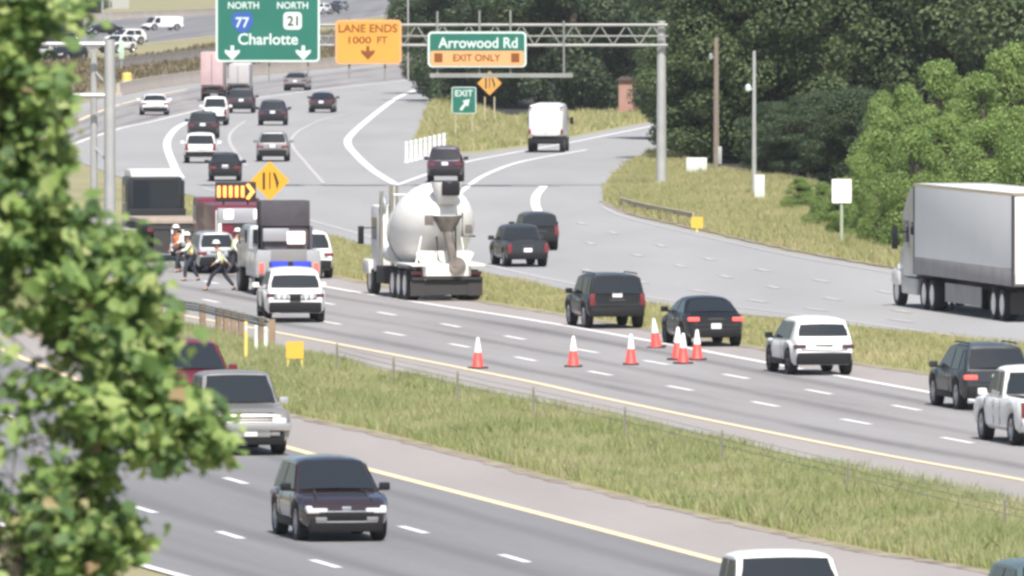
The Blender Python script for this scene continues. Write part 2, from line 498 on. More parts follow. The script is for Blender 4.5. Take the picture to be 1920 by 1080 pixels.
M_brake = mat('brake_lamp_lit', (1.0, 0.12, 0.1), 0.3, emit=0.35)
M_lamp = mat('headlamp_glass', (0.62, 0.63, 0.65), 0.12, coat=0.8)
M_white_p = paint('white_paint', (0.8, 0.8, 0.79))
M_black_p = paint('black_paint', (0.009, 0.0095, 0.012))
M_grey_p = paint('dark_grey_paint', (0.022, 0.024, 0.028), 0.1)
M_slate_p = paint('slate_paint', (0.032, 0.038, 0.045), 0.1)
M_silver_p = paint('silver_paint', (0.5, 0.51, 0.52), 0.55)
M_taupe_p = paint('grey_tan_pickup_paint', (0.3, 0.292, 0.28), 0.4)
M_tan_p = paint('grey_tan_paint', (0.3, 0.29, 0.29), 0.4)
M_maroon_p = mat('maroon_paint', (0.05, 0.032, 0.034), 0.2, .35, 1.0, noise=(1.3, (0.042, 0.028, 0.03), 0.2))
M_red_p = paint('red_paint', (0.15, 0.018, 0.035))
M_navy_p = paint('navy_paint', (0.016, 0.019, 0.042))
M_teal_p = paint('teal_grey_paint', (0.12, 0.17, 0.17), 0.3)
M_plum_p = paint('plum_paint', (0.05, 0.03, 0.048), 0.2)

def interp(tab, y):
    xs = [t[0] for t in tab]; zs = [t[1] for t in tab]
    return float(np.interp(y, xs, zs))

def wheel(parent, x, y, r, wd, rim=None, spokes=True):
    """tyre (the wheel) with its rim as a sub-part; outer side towards sign(x)"""
    s = 1 if x > 0 else -1
    M = Matrix.Translation((0, 0, 0)) @ Matrix.Rotation(math.pi / 2 * s, 4, 'Y')
    t = MB().lathe([(r * 0.62, wd * 0.30), (r * 0.7, wd * 0.47), (r * 0.93, wd * 0.5), (r, wd * 0.38), (r, -wd * 0.38), (r * 0.93, -wd * 0.5), (r * 0.6, -wd * 0.5)], 26, M)
    o = t.build('wheel', M_tyre, parent, loc=(x, y, r))
    rm = MB().lathe([(r * 0.68, wd * 0.2), (r * 0.7, wd * 0.44), (r * 0.63, wd * 0.46), (r * 0.56, wd * 0.30), (r * 0.2, wd * 0.36), (r * 0.12, wd * 0.44)], 20, M)
    if spokes:
        for k in range(5):
            q = 2 * math.pi * k / 5
            rm.box((r * 0.38, 0, wd * 0.36), (r * 0.5, r * 0.14, wd * 0.1), M=M @ Matrix.Rotation(q, 4, 'Z'))
    rm.build('rim', rim or M_rim, o)
    return o

PROFILES = {
    # hood/belt line (fraction of L from the rear, fraction of H), then glasshouse: windscreen foot, roof front, roof rear, rear glass foot
    'suv': dict(top=[(0, .57), (.03, .60), (.68, .60), (.72, .595), (.93, .53), (.985, .47), (1, .40)], wb=.73, rf=.55, rr=.115, rb=.022, belt=.59, hr=.735, ax=(.20, .80), wr=.395),
    'jeep': dict(top=[(0, .60), (.02, .61), (.66, .61), (.70, .60), (.95, .57), (.99, .53), (1, .42)], wb=.70, rf=.60, rr=.045, rb=.012, belt=.60, hr=.79, ax=(.20, .80), wr=.39),
    'sedan': dict(top=[(0, .60), (.03, .665), (.16, .68), (.20, .655), (.68, .63), (.72, .62), (.93, .53), (.985, .46), (1, .38)], wb=.73, rf=.56, rr=.30, rb=.14, belt=.65, hr=.70, ax=(.20, .81), wr=.33),
    'pickup': dict(top=[(0, .60), (.01, .615), (.385, .62), (.395, .60), (.70, .60), (.74, .60), (.95, .56), (.99, .50), (1, .40)], wb=.74, rf=.64, rr=.42, rb=.395, belt=.595, hr=.80, ax=(.185, .81), wr=.40),
    'van': dict(top=[(0, .48), (.02, .50), (.80, .50), (.84, .49), (.97, .42), (.99, .36), (1, .30)], wb=.88, rf=.76, rr=.02, rb=.008, belt=.49, hr=.90, ax=(.19, .82), wr=.36),
}

def car(name, label, cat, kind, G, a, L, W, H, pm, front=False, group=None, **k):
    """G: ground point under the middle of the visible end (rear, or front when front=True); a: heading in degrees from +Y"""
    fw = Vector((-math.sin(R(a)), math.cos(R(a)), 0))
    org = G - fw * L / 2 if front else G + fw * L / 2
    root = thing(name, label, cat, (org.x, org.y, 0.03), R(a), group)
    p = PROFILES[kind]
    wr = p['wr'] * k.get('wscale', 1)
    zb0 = 0.17 * H if kind != 'jeep' else 0.2 * H
    Y = lambda q: -L / 2 + q * L
    ax = [Y(q) for q in p['ax']]
    top = [(Y(q), z * H) for q, z in p['top']]
    belt = p['belt'] * H
    ra = wr + 0.07
    ys = set(np.linspace(-L / 2, L / 2, 26).tolist())
    ys |= {t[0] for t in top}
    for c in ax: ys |= {c + ra * math.cos(math.pi * q / 10) for q in range(11)}
    ys = sorted(ys)
    ys = [y for i, y in enumerate(ys) if i == 0 or y - ys[i - 1] > 0.012]
    def hw(y):
        d = min(y + L / 2, L / 2 - y)
        c = 0.35 if kind in ('jeep', 'pickup', 'van') else 0.75
        drop = (0.08 if kind in ('jeep', 'pickup', 'van') else 0.15) if y < 0 else 0.19
        return W / 2 * (1 - drop * (1 - min(d / c, 1)) ** 2.2)
    boxy = kind in ('pickup', 'van')
    def lean(y, z):
        d = min(y + L / 2, L / 2 - y)
        s = 1 if y < 0 else -1
        k_ = max(0, 1 - d / .7)
        up = (.06 if boxy else .30 if kind == 'suv' else .14 if kind == 'jeep' else .22) if s > 0 else (.22 if boxy else .5)
        return y + s * k_ * (max(0, z - .42 * H) * up + max(0, .27 * H - z) * .35)
    RY = lambda z: lean(-L / 2, z)
    FY = lambda z: lean(L / 2, z)
    def zb(y):
        z = zb0 + ((0.10 if y < 0 else -.01) * H * max(0, 1 - (min(y + L / 2, L / 2 - y)) / 0.4) if kind != 'van' else 0)
        for c in ax:
            if abs(y - c) < ra: z = max(z, wr + math.sqrt(max(ra * ra - (y - c) ** 2, 0)))
        return z
    b = MB()
    rows = []
    for y in ys:
        h, z0, z1 = hw(y), zb(y), interp(top, y)
        if z1 < z0 + 0.12: z1 = z0 + 0.12
        hgt = z1 - z0
        half = [(h * .86, z0), (h * .955, z0 + min(.10, hgt * .2)), (h * .985, z0 + .3 * hgt), (h, z0 + .52 * hgt), (h * .99, z0 + .70 * hgt), (h * .965, z1 - min(.10, hgt * .2)), (h * .92, z1 - min(.03, hgt * .06)), (h * .82, z1 + .004), (h * .45, z1 + .018)]
        sec = [(0, z0)] + half + [(0, z1 + .022)] + [(-x, z) for x, z in half[::-1]]
        rows.append([len(b.v) + i for i in range(len(sec))])
        b.v += [(x, lean(y, z), z) for x, z in sec]
    n = len(rows[0])
    for r0, r1 in zip(rows, rows[1:]):
        for i in range(n): b.f.append((r0[i], r0[(i + 1) % n], r1[(i + 1) % n], r1[i]))
    b.f.append(tuple(rows[0])); b.f.append(tuple(rows[-1][::-1]))
    # glasshouse
    hb, hr = W / 2 * .925, W / 2 * p['hr']
    ywb, yrf, yrr, yrb = Y(p['wb']), Y(p['rf']), Y(p['rr']), Y(p['rb'])
    zr = H - 0.03
    roof = [(yrb, belt), (yrr, zr - .035), (yrr + .25 * (yrf - yrr), zr), (yrf - .2 * (yrf - yrr), zr + .005), (yrf, zr - .045), (ywb, belt)]
    gy = sorted(set([yrb, yrr, yrf, ywb] + np.linspace(yrb, ywb, 18).tolist()))
    rows = []
    hbx = lambda y: min(hb, hw(y) * .95)
    S = lambda y, z: hbx(y) + (hr - hbx(y)) * min(1, max(0, (z - belt) / (zr - .06 - belt)))
    for y in gy:
        z = interp(roof, y)
        e = S(y, z - .05)
        zz = max(z, belt - .01)
        cr_ = .028 * min(1, max(0, (y - yrr) / .25)) * min(1, max(0, (yrf - y) / .25))
        ins = min(.2, max(.01, (z - belt) * .35))
        half = [(hbx(y), belt - .10), (hbx(y), belt), (e if z > belt + .06 else hbx(y) - .01, max(belt + .001, z - .075)), (max(e - ins * .35, .05), max(belt + .002, zz - .03)), (max(e - ins, .05), zz), (max(e - ins, .05) * .5, zz + cr_ * .8)]
        sec = half + [(0, zz + cr_)] + [(-x, q) for x, q in half[::-1]]
        rows.append([len(b.v) + i for i in range(len(sec))])
        b.v += [(x, y, q) for x, q in sec]
    n = len(rows[0])
    for r0, r1 in zip(rows, rows[1:]):
        for i in range(n): b.f.append((r0[i], r0[(i + 1) % n], r1[(i + 1) % n], r1[i]))
    b.f.append(tuple(rows[0])); b.f.append(tuple(rows[-1][::-1]))
    b.build('body', pm, root, smooth=32)
    gm = k.get('glass', M_glass)
    def pane(nm, y0, z0, y1, z1, f0, f1, out):
        """sloping glass across the car from (y0,z0) to (y1,z1)"""
        nrm = Vector((0, z1 - z0, -(y1 - y0))).normalized() * out
        q = []
        for f in np.linspace(f0, f1, 5):
            y, z = y0 + (y1 - y0) * f, z0 + (z1 - z0) * f
            x = S(y, z - .02) - (.075 if f < .5 else .10)
            q.append([(xx, y + nrm.y * (.016 + .035 * (1 - (xx / x) ** 2)), z + nrm.z * (.016 + .035 * (1 - (xx / x) ** 2))) for xx in np.linspace(-x, x, 5)])
        m = MB()
        m.v = [v for r in q for v in r]
        m.f = [(i * 5 + j, i * 5 + j + 1, i * 5 + j + 6, i * 5 + j + 5) for i in range(4) for j in range(4)]
        m.build(nm, gm, root)
    pane('windshield', ywb, belt, yrf, zr - .045, .05, .93, 1)
    if not k.get('no_rear_glass'):
        pane('rear_window', yrb, belt, yrr, zr - .035, k.get('rg0', .10), k.get('rg1', .86), -1)
    # side windows, split at the pillars
    def sideglass(poly):
        for s in (-1, 1):
            m = MB()
            m.v = [(s * (S(y, z) + .014), y, z) for y, z in poly]
            m.f = [tuple(range(len(poly)))]
            m.build('side_window', gm, root, smooth=0)
    z0, z1 = belt + .035, zr - .12
    fy = lambda z: ywb + (yrf - ywb) * (z - belt) / (zr - .045 - belt) - .10
    ry = lambda z: yrb + (yrr - yrb) * (z - belt) / (zr - .035 - belt) + .14
    mid = yrf - (yrf - yrr) * (.42 if kind in ('suv', 'jeep') else .5)
    if kind == 'van':
        sideglass([(ywb - 1.1, z0), (fy(z0), z0), (fy(z1), z1), (ywb - 1.1, z1)])
    else:
        sideglass([(mid + .05, z0), (fy(z0), z0), (fy(z1), z1), (mid + .05, z1)])
        if kind in ('suv', 'jeep'):
            q = mid - .95
            sideglass([(q + .05, z0), (mid - .05, z0), (mid - .05, z1), (q + .05, z1)])
            if q - .05 > ry(z1) + .1: sideglass([(ry(z0), z0), (q - .05, z0), (q - .05, z1), (ry(z1), z1)])
        else:
            sideglass([(ry(z0), z0), (mid - .05, z0), (mid - .05, z1), (ry(z1), z1)])
    # lights, grille, bumpers
    hR, hF = hw(-L / 2), hw(L / 2)
    tl = k.get('tail', M_tail)
    zt = {'suv': belt - .16, 'jeep': belt - .12, 'sedan': belt - .14, 'pickup': belt - .24, 'van': belt - .05}[kind]
    for s in (-1, 1):
        if kind in ('pickup', 'jeep'):
            MB().box((s * (hR - .075), RY(zt) + .03, zt), (.16, .14, .38), .03).build('tail_light', tl, root)
        elif kind == 'van':
            MB().box((s * (hR - .08), RY(zt) + .03, zt), (.14, .12, .5), .02).build('tail_light', tl, root)
        else:
            MB().box((s * (hR - .10), RY(zt) + .07, zt), (.36, .20, .13), .04, M=Matrix.Identity(4)).build('tail_light', tl, root)
        hz = interp(top, L / 2 - .02) - .06
        hl = MB().box((s * (hF - (.16 if kind != 'pickup' else .10)), FY(hz) - .08, hz), (.44 if kind != 'pickup' else .28, .24, .11 if kind != 'pickup' else .24), .035)
        if kind == 'suv': hl.box((s * (hF - .0), FY(hz) - .17, hz + .04), (.14, .3, .13), .04)
        hl.build('headlight', M_lamp, root)
        if front: MB().box((s * (hF - .24), L / 2 + .035, zb0 + .19), (.24, .04, .09), .015).build('fog_light', M_tan_p, root)
    if kind != 'van' and not front:
        sm = MB().box((0, -L / 2 - .004, .44 * H), (hR * 1.7, .012, .018))
        sm.box((0, RY(belt - .13) - .004, belt - .13), (.5, .014, .05))
        for s in (-1, 1): sm.box((s * hR * .80, RY(.47 * H) - .004, .47 * H), (.016, .02, .06 * H))
        sm.build('tailgate_seam', M_seam, root, smooth=0)
    rbm = k.get('bumper', M_clad)
    MB().box((0, -L / 2 + .09, zb0 + (.2 if kind == 'suv' else .17)), (hR * 2 - .02, .26, .34 if kind == 'suv' else .26), .05).build('rear_bumper', rbm, root)
    fb = MB().box((0, L / 2 - .13, zb0 + .09), (hF * 2 - .0, .30, .34), .06)
    fb.build('front_bumper', k.get('fbumper', M_clad), root)
    gz = interp(top, L / 2 - .02)
    grille = MB()
    gh = .30 if kind == 'pickup' else .16
    grille.box((0, FY(gz - .10 - gh / 2) - .0, gz - .10 - gh / 2), (hF * 1.15, .06, gh), .015)
    gr = grille.build('grille', k.get('grille', M_clad), root)
    if k.get('chrome_bar'):
        MB().box((0, FY(gz - .19) + .012, gz - .19), (hF * 1.2, .05, .14), .02).build('upper_grille', M_clad, root)
        MB().box((0, FY(gz - .085) + .012, gz - .085), (hF * 1.15, .05, .05), .02).build('grille_bar', M_chrome, gr)
    if k.get('plate', True):
        if front: MB().box((0, L / 2 + .045, zb0 + .22), (.31, .012, .16)).build('license_plate', M_plate, root)
        else: MB().box((0, RY(k.get('plate_z', .50) * H) - .012, k.get('plate_z', .50) * H), (.31, .012, .16)).build('license_plate', M_plate, root)
    for s in (-1, 1):
        mm = MB().box((s * (hb + .16), ywb - .28, belt + .09), (.23, .13, .17), .04)
        mm.box((s * (hb + .03), ywb - .26, belt + .03), (.12, .06, .05))
        mm.build('mirror', k.get('mirror', pm), root)
    if kind in ('suv', 'jeep') and k.get('clad', True):
        for s in (-1, 1):
            MB().box((s * (W / 2 - .055), 0, zb0 + .07), (.12, ax[1] - ax[0] - 2 * ra - .04, .16), .03).build('sill_cladding', M_clad, root)
    if k.get('rails'):
        for s in (-1, 1):
            MB().tube([(s * (hr - .08), yrr + .15, zr + .01), (s * (hr - .08), yrr + .3, zr + .035), (s * (hr - .08), yrf - .35, zr + .035), (s * (hr - .08), yrf - .2, zr + .01)], .022, 6).build('roof_rail', M_clad, root)
    if kind == 'pickup' and not front:
        MB().box((0, Y(.2), .622 * H), (W - .34, L * .33, .02)).build('bed_liner', M_clad, root)
    if kind == 'jeep' and k.get('spare'):
        MB().lathe([(.3, -.1), (.38, -.08), (.38, .08), (.3, .1), (.12, .11)], 24, Matrix.Translation((.05, -L / 2 - .1, .56 * H)) @ Matrix.Rotation(math.pi / 2, 4, 'X')).build('spare_wheel', M_tyre, root)
    rim = k.get('rim', M_rim)
    tw = .27 if kind != 'pickup' else .30
    for c in ax:
        for s in (-1, 1): wheel(root, s * (W / 2 - tw / 2 - .015), c, wr, tw, rim)
    if kind != 'van':
        for s in (-1, 1):
            cuts = [mid, ax[1] - ra - .05] + ([ax[0] + ra * .8] if kind != 'pickup' else [Y(.40)])
            for yq in cuts:
                ds = MB()
                for i in range(4):
                    z_ = zb0 + .14 + (belt - zb0 - .2) * (i + .5) / 4
                    ds.box((s * (hw(yq) * .995), yq, z_), (.014, .014, (belt - zb0 - .2) / 4 + .01))
                ds.build('door_seam', M_seam, root, smooth=0)
            for yq in (mid + .14, cuts[2] + .2): MB().box((s * (hw(yq) + .008), yq, belt - .16), (.03, .17, .03), .008).build('door_handle', k.get('handle', M_chrome), root)
    # dark underbody between the axles
    MB().box((0, 0, zb0 + .10), (W * .74, L * .82, .16)).build('underbody', M_clad, root)
    root['_L'], root['_H'], root['_W'], root['_belt'] = L, H, W, belt
    return root

def sheet_lamp(root, nm, c, s, m): return MB().box(c, s, .01).build(nm, m, root)

# --- towards the camera
A, B = 190.0, 10.0
c = car('maroon_suv', 'dark maroon SUV with a chrome grille bar driving towards the camera in the near lane', 'SUV', 'suv', P(650, 1019), A, 4.6, 1.93, 1.70, M_maroon_p, True, chrome_bar=True, mirror=M_black_p, plate=False)
MB().box((0, 2.32, .56), (1.15, .04, .14), .01).build('lower_grille', M_clad, c)
M_inside = mat('seat_fabric_dark', (.05, .05, .055), .9)
for s in (-1, 1):
    MB().tube([(s * .62, 2.02, .99), (s * .5, 1.15, 1.045)], .012, 5).build('hood_crease', M_seam, c)
    MB().tube([(s * .05, .98, 1.06), (s * .62, 1.0, 1.075)], .012, 5).build('wiper', M_clad, c)
MB().box((0, 2.28, .70), (.2, .06, .09), .02).build('badge', M_chrome, c)
MB().box((0, 2.31, .42), (1.3, .05, .035), .01).build('skid_strip', M_steel0, c)
c = car('silver_pickup', 'grey silver pickup truck with a large grille, partly behind the leafy branch', 'pickup truck', 'pickup', P(470, 857), A, 6.4, 2.06, 1.98, M_taupe_p, True, grille=M_steel0, mirror=M_silver_p)
MB().box((0, 3.2, .70), (1.98, .18, .20), .05).build('chrome_bumper', M_steel0, c)
for z in (.93, 1.03): MB().box((0, 3.24, z), (1.1, .04, .03), .01).build('grille_slat', M_clad, c)
car('red_suv', 'dark red SUV just behind the silver pickup, half hidden by leaves', 'SUV', 'suv', P(378, 784), A, 4.9, 1.98, 1.95, M_red_p, True, chrome_bar=True)
car('white_pickup', 'white pickup cab cut off by the bottom edge, beside the yellow line', 'pickup truck', 'pickup', P(1516, 1258), A, 5.9, 2.12, 1.94, M_white_p, True)
car('teal_suv', 'grey teal SUV of which only the roof corner shows in the bottom right corner', 'SUV', 'suv', P(2026, 1246), A, 4.6, 1.85, 1.68, M_teal_p, True)

# --- away from the camera, near carriageway
def lit(root, H, L, W, x, z):
    MB().box((x, -L / 2 - .02, z), (.16, .05, .24), .015).build('brake_light', M_brake, root)
c = car('black_boxy_suv', 'black boxy SUV with a white plate, driving just ahead of the loose cones', 'SUV', 'jeep', P(1158, 618), B, 4.5, 1.92, 1.74, M_black_p, plate_z=.62, rails=True, clad=False, rim=M_rim)
car('black_sedan', 'black sedan with its brake lights on, behind the cluster of cones', 'car', 'sedan', P(1343, 652), B, 4.7, 1.84, 1.50, M_black_p, plate_z=.42, tail=M_brake, rim=M_rim_dark)
car('white_crossover', 'clean white crossover with a narrow dark rear window, right of the cones', 'SUV', 'suv', P(1546, 706), B, 4.5, 1.88, 1.66, M_white_p, plate_z=.49, rg0=.22, rg1=.74, rim=M_rim_dark, mirror=M_black_p, plate=False, tail=M_taildk)
c = car('grey_suv', 'dark grey SUV half hidden behind the white pickup at the right edge', 'SUV', 'suv', P(1872, 772), B, 4.9, 1.95, 1.76, M_slate_p, tail=M_brake, rails=True)
car('white_pickup', 'white pickup truck cut off by the right edge, its tailgate to the camera', 'pickup truck', 'pickup', P(1984, 840), B, 5.6, 2.0, 1.92, M_white_p, bumper=M_chrome)
# police
M_blue = mat('blue_beacon', (0.03, 0.045, 0.38), 0.2, emit=0.35)
M_decal = mat('grey_lettering', (0.3, 0.32, 0.36), 0.5)
c = car('police_suv', 'white police SUV with a blue roof light bar, stopped behind the crash scene', 'police car', 'suv', P(554, 607), 4.5, 5.0, 2.0, 1.76, M_white_p, plate=False, rim=M_rim_dark, rg0=.12, rg1=.72, tail=M_taildk)
lb = MB().box((0, .25, 1.80), (1.35, .34, .2), .04).build('light_bar', M_clad, c)
for s in (-1, 1): MB().box((s * .36, .25, 1.805), (.58, .36, .22), .04).build('beacon', M_blue, lb)
for i, x in enumerate((-.62, -.44, -.26, .26, .44, .62)):
    MB().box((x, -2.512, .86), (.10, .012, .12), M=Matrix.Identity(4)).build('lettering', M_decal, c)
MB().box((0, -2.512, .80), (.36, .02, .2), .02).build('plate_recess', M_clad, c)

# --- far side road
car('slate_pickup', 'dark slate pickup with a white plate on the side road right of the mixer', 'pickup truck', 'pickup', P(990, 502), 8, 4.9, 1.66, 1.56, M_slate_p, plate_z=.40, wscale=.85)
car('black_suv', 'black SUV just ahead of the slate pickup on the side road', 'SUV', 'jeep', P(1014, 471), 6, 4.3, 1.52, 1.50, M_black_p, plate=False, clad=False, wscale=.85)
# --- traffic at the bend, all seen from behind
FAR = [
    ('dark_suv', 'dark plum SUV directly behind the mixer hopper, near the painted gore', 'SUV', 'suv', 834, 343, -1, 4.5, 1.80, 1.78, M_plum_p),
    ('black_car', 'black hatchback just above the arrow board', 'car', 'suv', 422, 341, 1, 4.4, 1.66, 1.42, M_black_p),
    ('silver_car', 'silver grey SUV right above the yellow diamond lane sign', 'SUV', 'suv', 511, 304, 0, 4.5, 1.78, 1.62, M_tan_p),
    ('white_suv', 'white SUV tailgate just below a black SUV at the left of the bend', 'SUV', 'jeep', 376, 307, 1, 4.6, 1.78, 1.62, M_white_p),
    ('black_suv', 'black SUV directly above the white SUV tailgate', 'SUV', 'suv', 380, 261, 0, 4.5, 1.86, 1.62, M_grey_p),
    ('navy_suv', 'dark navy SUV with a white plate in the middle of the bend', 'SUV', 'suv', 511, 236, 0, 4.5, 1.86, 1.62, M_navy_p),
    ('slate_suv', 'dark slate SUV right of the white pickup under the green sign', 'SUV', 'suv', 452, 213, 0, 4.6, 1.84, 1.68, M_slate_p),
    ('maroon_car', 'dark maroon car farthest right in the bend, left of the gore line', 'car', 'sedan', 602, 212, -2, 4.5, 1.76, 1.38, M_maroon_p),
    ('grey_car', 'grey brown car below the gap between the green and orange signs', 'car', 'sedan', 553, 171, -4, 4.6, 1.84, 1.42, M_tan_p),
    ('white_sedan', 'white sedan alone at the left, beside the gantry column', 'car', 'sedan', 291, 217, 3, 4.7, 1.92, 1.40, M_white_p),
    ('white_pickup', 'white pickup between the black SUV and the slate SUV, far in the bend', 'pickup truck', 'pickup', 402, 236, 0, 5.5, 1.66, 1.80, M_white_p),
    ('dark_car', 'small dark car far away between the orange sign and the exit sign', 'car', 'suv', 781, 103, -8, 4.5, 1.8, 1.55, M_navy_p),
    ('brown_car', 'small brown car at the right end of the orange sign', 'car', 'suv', 752, 106, -8, 4.5, 1.8, 1.5, M_maroon_p),
    ('white_car', 'white car far off, directly right of the green sign top', 'car', 'suv', 612, 27, 160, 4.6, 1.8, 1.55, M_white_p),
    ('dark_car', 'dark car far off, second right of the green sign top', 'car', 'suv', 630, 26, 160, 4.5, 1.8, 1.5, M_plum_p),
    ('silver_car', 'silver car far off, third right of the green sign top', 'car', 'suv', 645, 20, 160, 4.5, 1.8, 1.5, M_silver_p),
    ('white_van', 'white van alone on the far lanes left of the green sign', 'van', 'van', 338, 57, 120, 4.8, 1.9, 1.65, M_white_p),
    ('white_car', 'white SUV on the far lanes, right one of a pair left of the green sign', 'SUV', 'suv', 268, 84, 130, 4.6, 1.8, 1.65, M_white_p),
    ('white_car', 'white SUV with red rear lamps, left one of a pair on the far lanes', 'SUV', 'suv', 244, 99, 150, 4.7, 1.85, 1.75, M_white_p),
    ('black_car', 'black car on the far lanes, above the pair of white SUVs', 'car', 'sedan', 226, 66, 120, 4.5, 1.8, 1.4, M_black_p),
    ('white_car', 'white car between leaves under the left gantry arm', 'car', 'sedan', 114, 112, 150, 4.7, 1.85, 1.5, M_white_p),
    ('black_car', 'black SUV under the left gantry arm, beside the thin column', 'SUV', 'suv', 152, 115, 150, 4.6, 1.85, 1.7, M_black_p),
]
for nm, lab, cat, kind, x, y, a, L, W, H, pm in FAR:
    car(nm, lab, cat, kind, P(x, y), a, L, W, H, pm, plate_z=.52, plate=y > 160 and kind != 'van')

# --- shared truck pieces
M_frame = mat('truck_frame', (0.03, 0.03, 0.032), 0.7)
M_truckwhite = mat('truck_white', (0.82, 0.81, 0.79), 0.4, noise=(1.1, (0.72, 0.7, 0.66), 0.25))
M_trailer = mat('trailer_skin', (0.78, 0.775, 0.785), 0.4, 0.0, noise=(0.5, (0.72, 0.715, 0.725), 0.25))
M_dirt = mat('road_dirt', (0.36, 0.34, 0.335), 0.8, noise=(1.5, (0.28, 0.26, 0.26), 0.25))
M_mud = mat('mudflap_rubber', (0.04, 0.037, 0.038), 0.9)

def org(px, py, a, L):
    fw = Vector((-math.sin(R(a)), math.cos(R(a)), 0))
    q = P(px, py) + fw * L / 2
    return (q.x, q.y, 0.03)

# --- concrete mixer, rear towards the camera; local y = 0 in the middle, rear at -4.6
t = thing('concrete_mixer_truck', 'white concrete mixer truck with a bulging drum, stopped on the right shoulder', 'mixer truck', org(838, 566, 10.5, 9.2), R(10.5))
MB().box((-.4, 0, .82), (.14, 8.8, .26)).box((.4, 0, .82), (.14, 8.8, .26)).box((0, -4.2, .82), (.7, .1, .22)).build('chassis', M_frame, t)
cab = MB().box((0, 3.0, 1.95), (2.3, 1.9, 2.3), .12).box((0, 4.15, 1.35), (1.7, 1.2, 1.15), .15)
cb = cab.build('cab', M_truckwhite, t)
for s in (-1, 1): MB().box((s * 1.16, 3.2, 2.3), (.02, .9, .75), .0).build('window', M_glass, cb)
MB().box((0, 3.97, 2.4), (2.0, .03, .8)).build('windshield', M_glass, cb)
MB().box((0, 2.04, 2.35), (1.3, .03, .6)).build('rear_window', M_glass, cb)
for s in (-1, 1):
    MB().box((s * 1.5, 3.9, 2.05), (.2, .1, .62), .03).tube([(s * 1.15, 3.9, 2.3), (s * 1.5, 3.9, 2.3)], .02, 6).build('mirror', M_clad, t)
    MB().box((s * 1.1, 4.15, .95), (.42, 1.3, .5), .1).build('fender', M_truckwhite, t)
    MB().tube([(s * 1.12, 1.95, .9), (s * 1.12, 1.95, 3.6)], .07, 8).build('exhaust_stack', M_chrome, t)
Mx = Matrix.Translation((0, -1.05, 2.45)) @ Matrix.Rotation(R(-102), 4, 'X')
# drum axis: z of the lathe points to the front (+y, slightly down)
Md = Matrix.Translation((0, -1.1, 2.36)) @ Matrix.Rotation(R(-103), 4, 'X')
dr = MB().lathe([(.42, -3.15), (.66, -2.95), (1.16, -2.05), (1.36, -1.3), (1.40, -.4), (1.33, .6), (1.1, 1.5), (.7, 2.3), (.35, 2.45)], 48, Md)
drum = dr.build('drum', M_truckwhite, t)
M_stripe = mat('drum_fin_grey', (0.34, 0.33, 0.32), 0.5)
fin = MB()
for k in range(2):
    pts = []
    for i in range(50):
        z = -2.6 + i * .095
        r = float(np.interp(z, [-2.95, -2.0, -1.2, -.3, .6, 1.5, 2.3], [.66, 1.13, 1.34, 1.395, 1.33, 1.1, .7])) - .012
        q = i * .17 + k * math.pi
        pts.append(Md @ Vector((r * math.cos(q), r * math.sin(q), z)))
    fin.tube(pts, .035, 6)
fin.build('drum_band', M_stripe, drum)
MB().lathe([(1.3, .42), (1.37, .45), (1.37, .62), (1.28, .66)], 40, Md).build('roller_ring', M_stripe, drum)
hp = MB().lathe([(.28, 0), (.52, .55), (.55, .75), (.5, .74), (.25, .05)], 20, Matrix.Translation((.08, -4.15, 3.3)))
hop = hp.build('hopper', M_truckwhite, t)
MB().lathe([(.50, 0), (.50, .02)], 20, Matrix.Translation((.08, -4.15, 4.03))).build('hopper_mouth', M_clad, hop)  # black disc stands in for the shade inside the hopper
MB().box((.12, -4.68, 3.82), (.62, .05, .46), .04).build('painted_dark_opening', M_clad, hop)  # flat black plate painted as the shaded opening of the hopper
# pedestal legs, collector chute, controls
MB().tube([(-.9, -3.4, 1.0), (-.5, -3.6, 3.2)], .04, 8).tube([(.9, -3.4, 1.0), (.5, -3.6, 3.2)], .04, 8).tube([(-.5, -3.6, 2.9), (.5, -3.6, 2.9)], .05, 8).build('pedestal', M_truckwhite, t)
M_chute = mat('concrete_crusted_steel', (0.2, 0.175, 0.155), 0.8, noise=(3, (0.09, 0.08, 0.075), 0.2))
ch = MB().lathe([(.22, 0), (.5, .5), (.5, .56), (.18, .02)], 16, Matrix.Translation((.05, -4.35, 2.35)))
ch.tube([(.05, -4.4, 2.4), (.16, -4.55, 1.7), (.25, -4.62, 1.15)], [.17, .15, .14], 10).build('collector_chute', M_chute, t)
MB().tube([(-.35, -4.55, 2.2), (-.3, -4.6, 1.4), (.1, -4.6, 1.1)], .035, 6).tube([(.3, -4.5, 2.9), (.32, -4.55, 1.5)], .03, 6).tube([(.55, -4.5, 3.0), (.55, -4.5, 2.2), (1.0, -4.5, 2.2)], .03, 6).build('hoses', M_clad, t)
MB().lathe([(.2, 0), (.3, .02), (.3, .12), (.2, .14)], 18, Matrix.Translation((.35, -4.58, 1.18)) @ Matrix.Rotation(R(80), 4, 'X')).build('chute_wheel', M_chute, t)
MB().box((0, -4.5, 1.05), (1.65, .3, .42), .04).build('rear_bumper', M_truckwhite, t)
MB().box((0, -4.55, .78), (2.4, .12, .1)).box((0, -4.45, .45), (1.6, .05, .5)).build('underride_guard', M_mud, t)
for s in (-1, 1):
    MB().box((s * 1.0, -4.5, .5), (.5, .03, .65)).build('mudflap', M_mud, t)
    MB().box((s * 1.0, -4.5, .95), (.42, .16, .12), .02).build('tail_light', M_tail, t)
    MB().box((s * 1.0, -2.8, 1.22), (.55, 4.2, .07), .02).build('fender', M_truckwhite, t)
    MB().box((s * 1.05, 1.2, .75), (.5, 1.6, .6), .06).build('fuel_tank', M_frame, t)
    for y in (3.85, -1.1, -2.3, -3.5): wheel(t, s * 1.05, y, .52, .34 if y > 0 else .5, M_truckwhite, False)
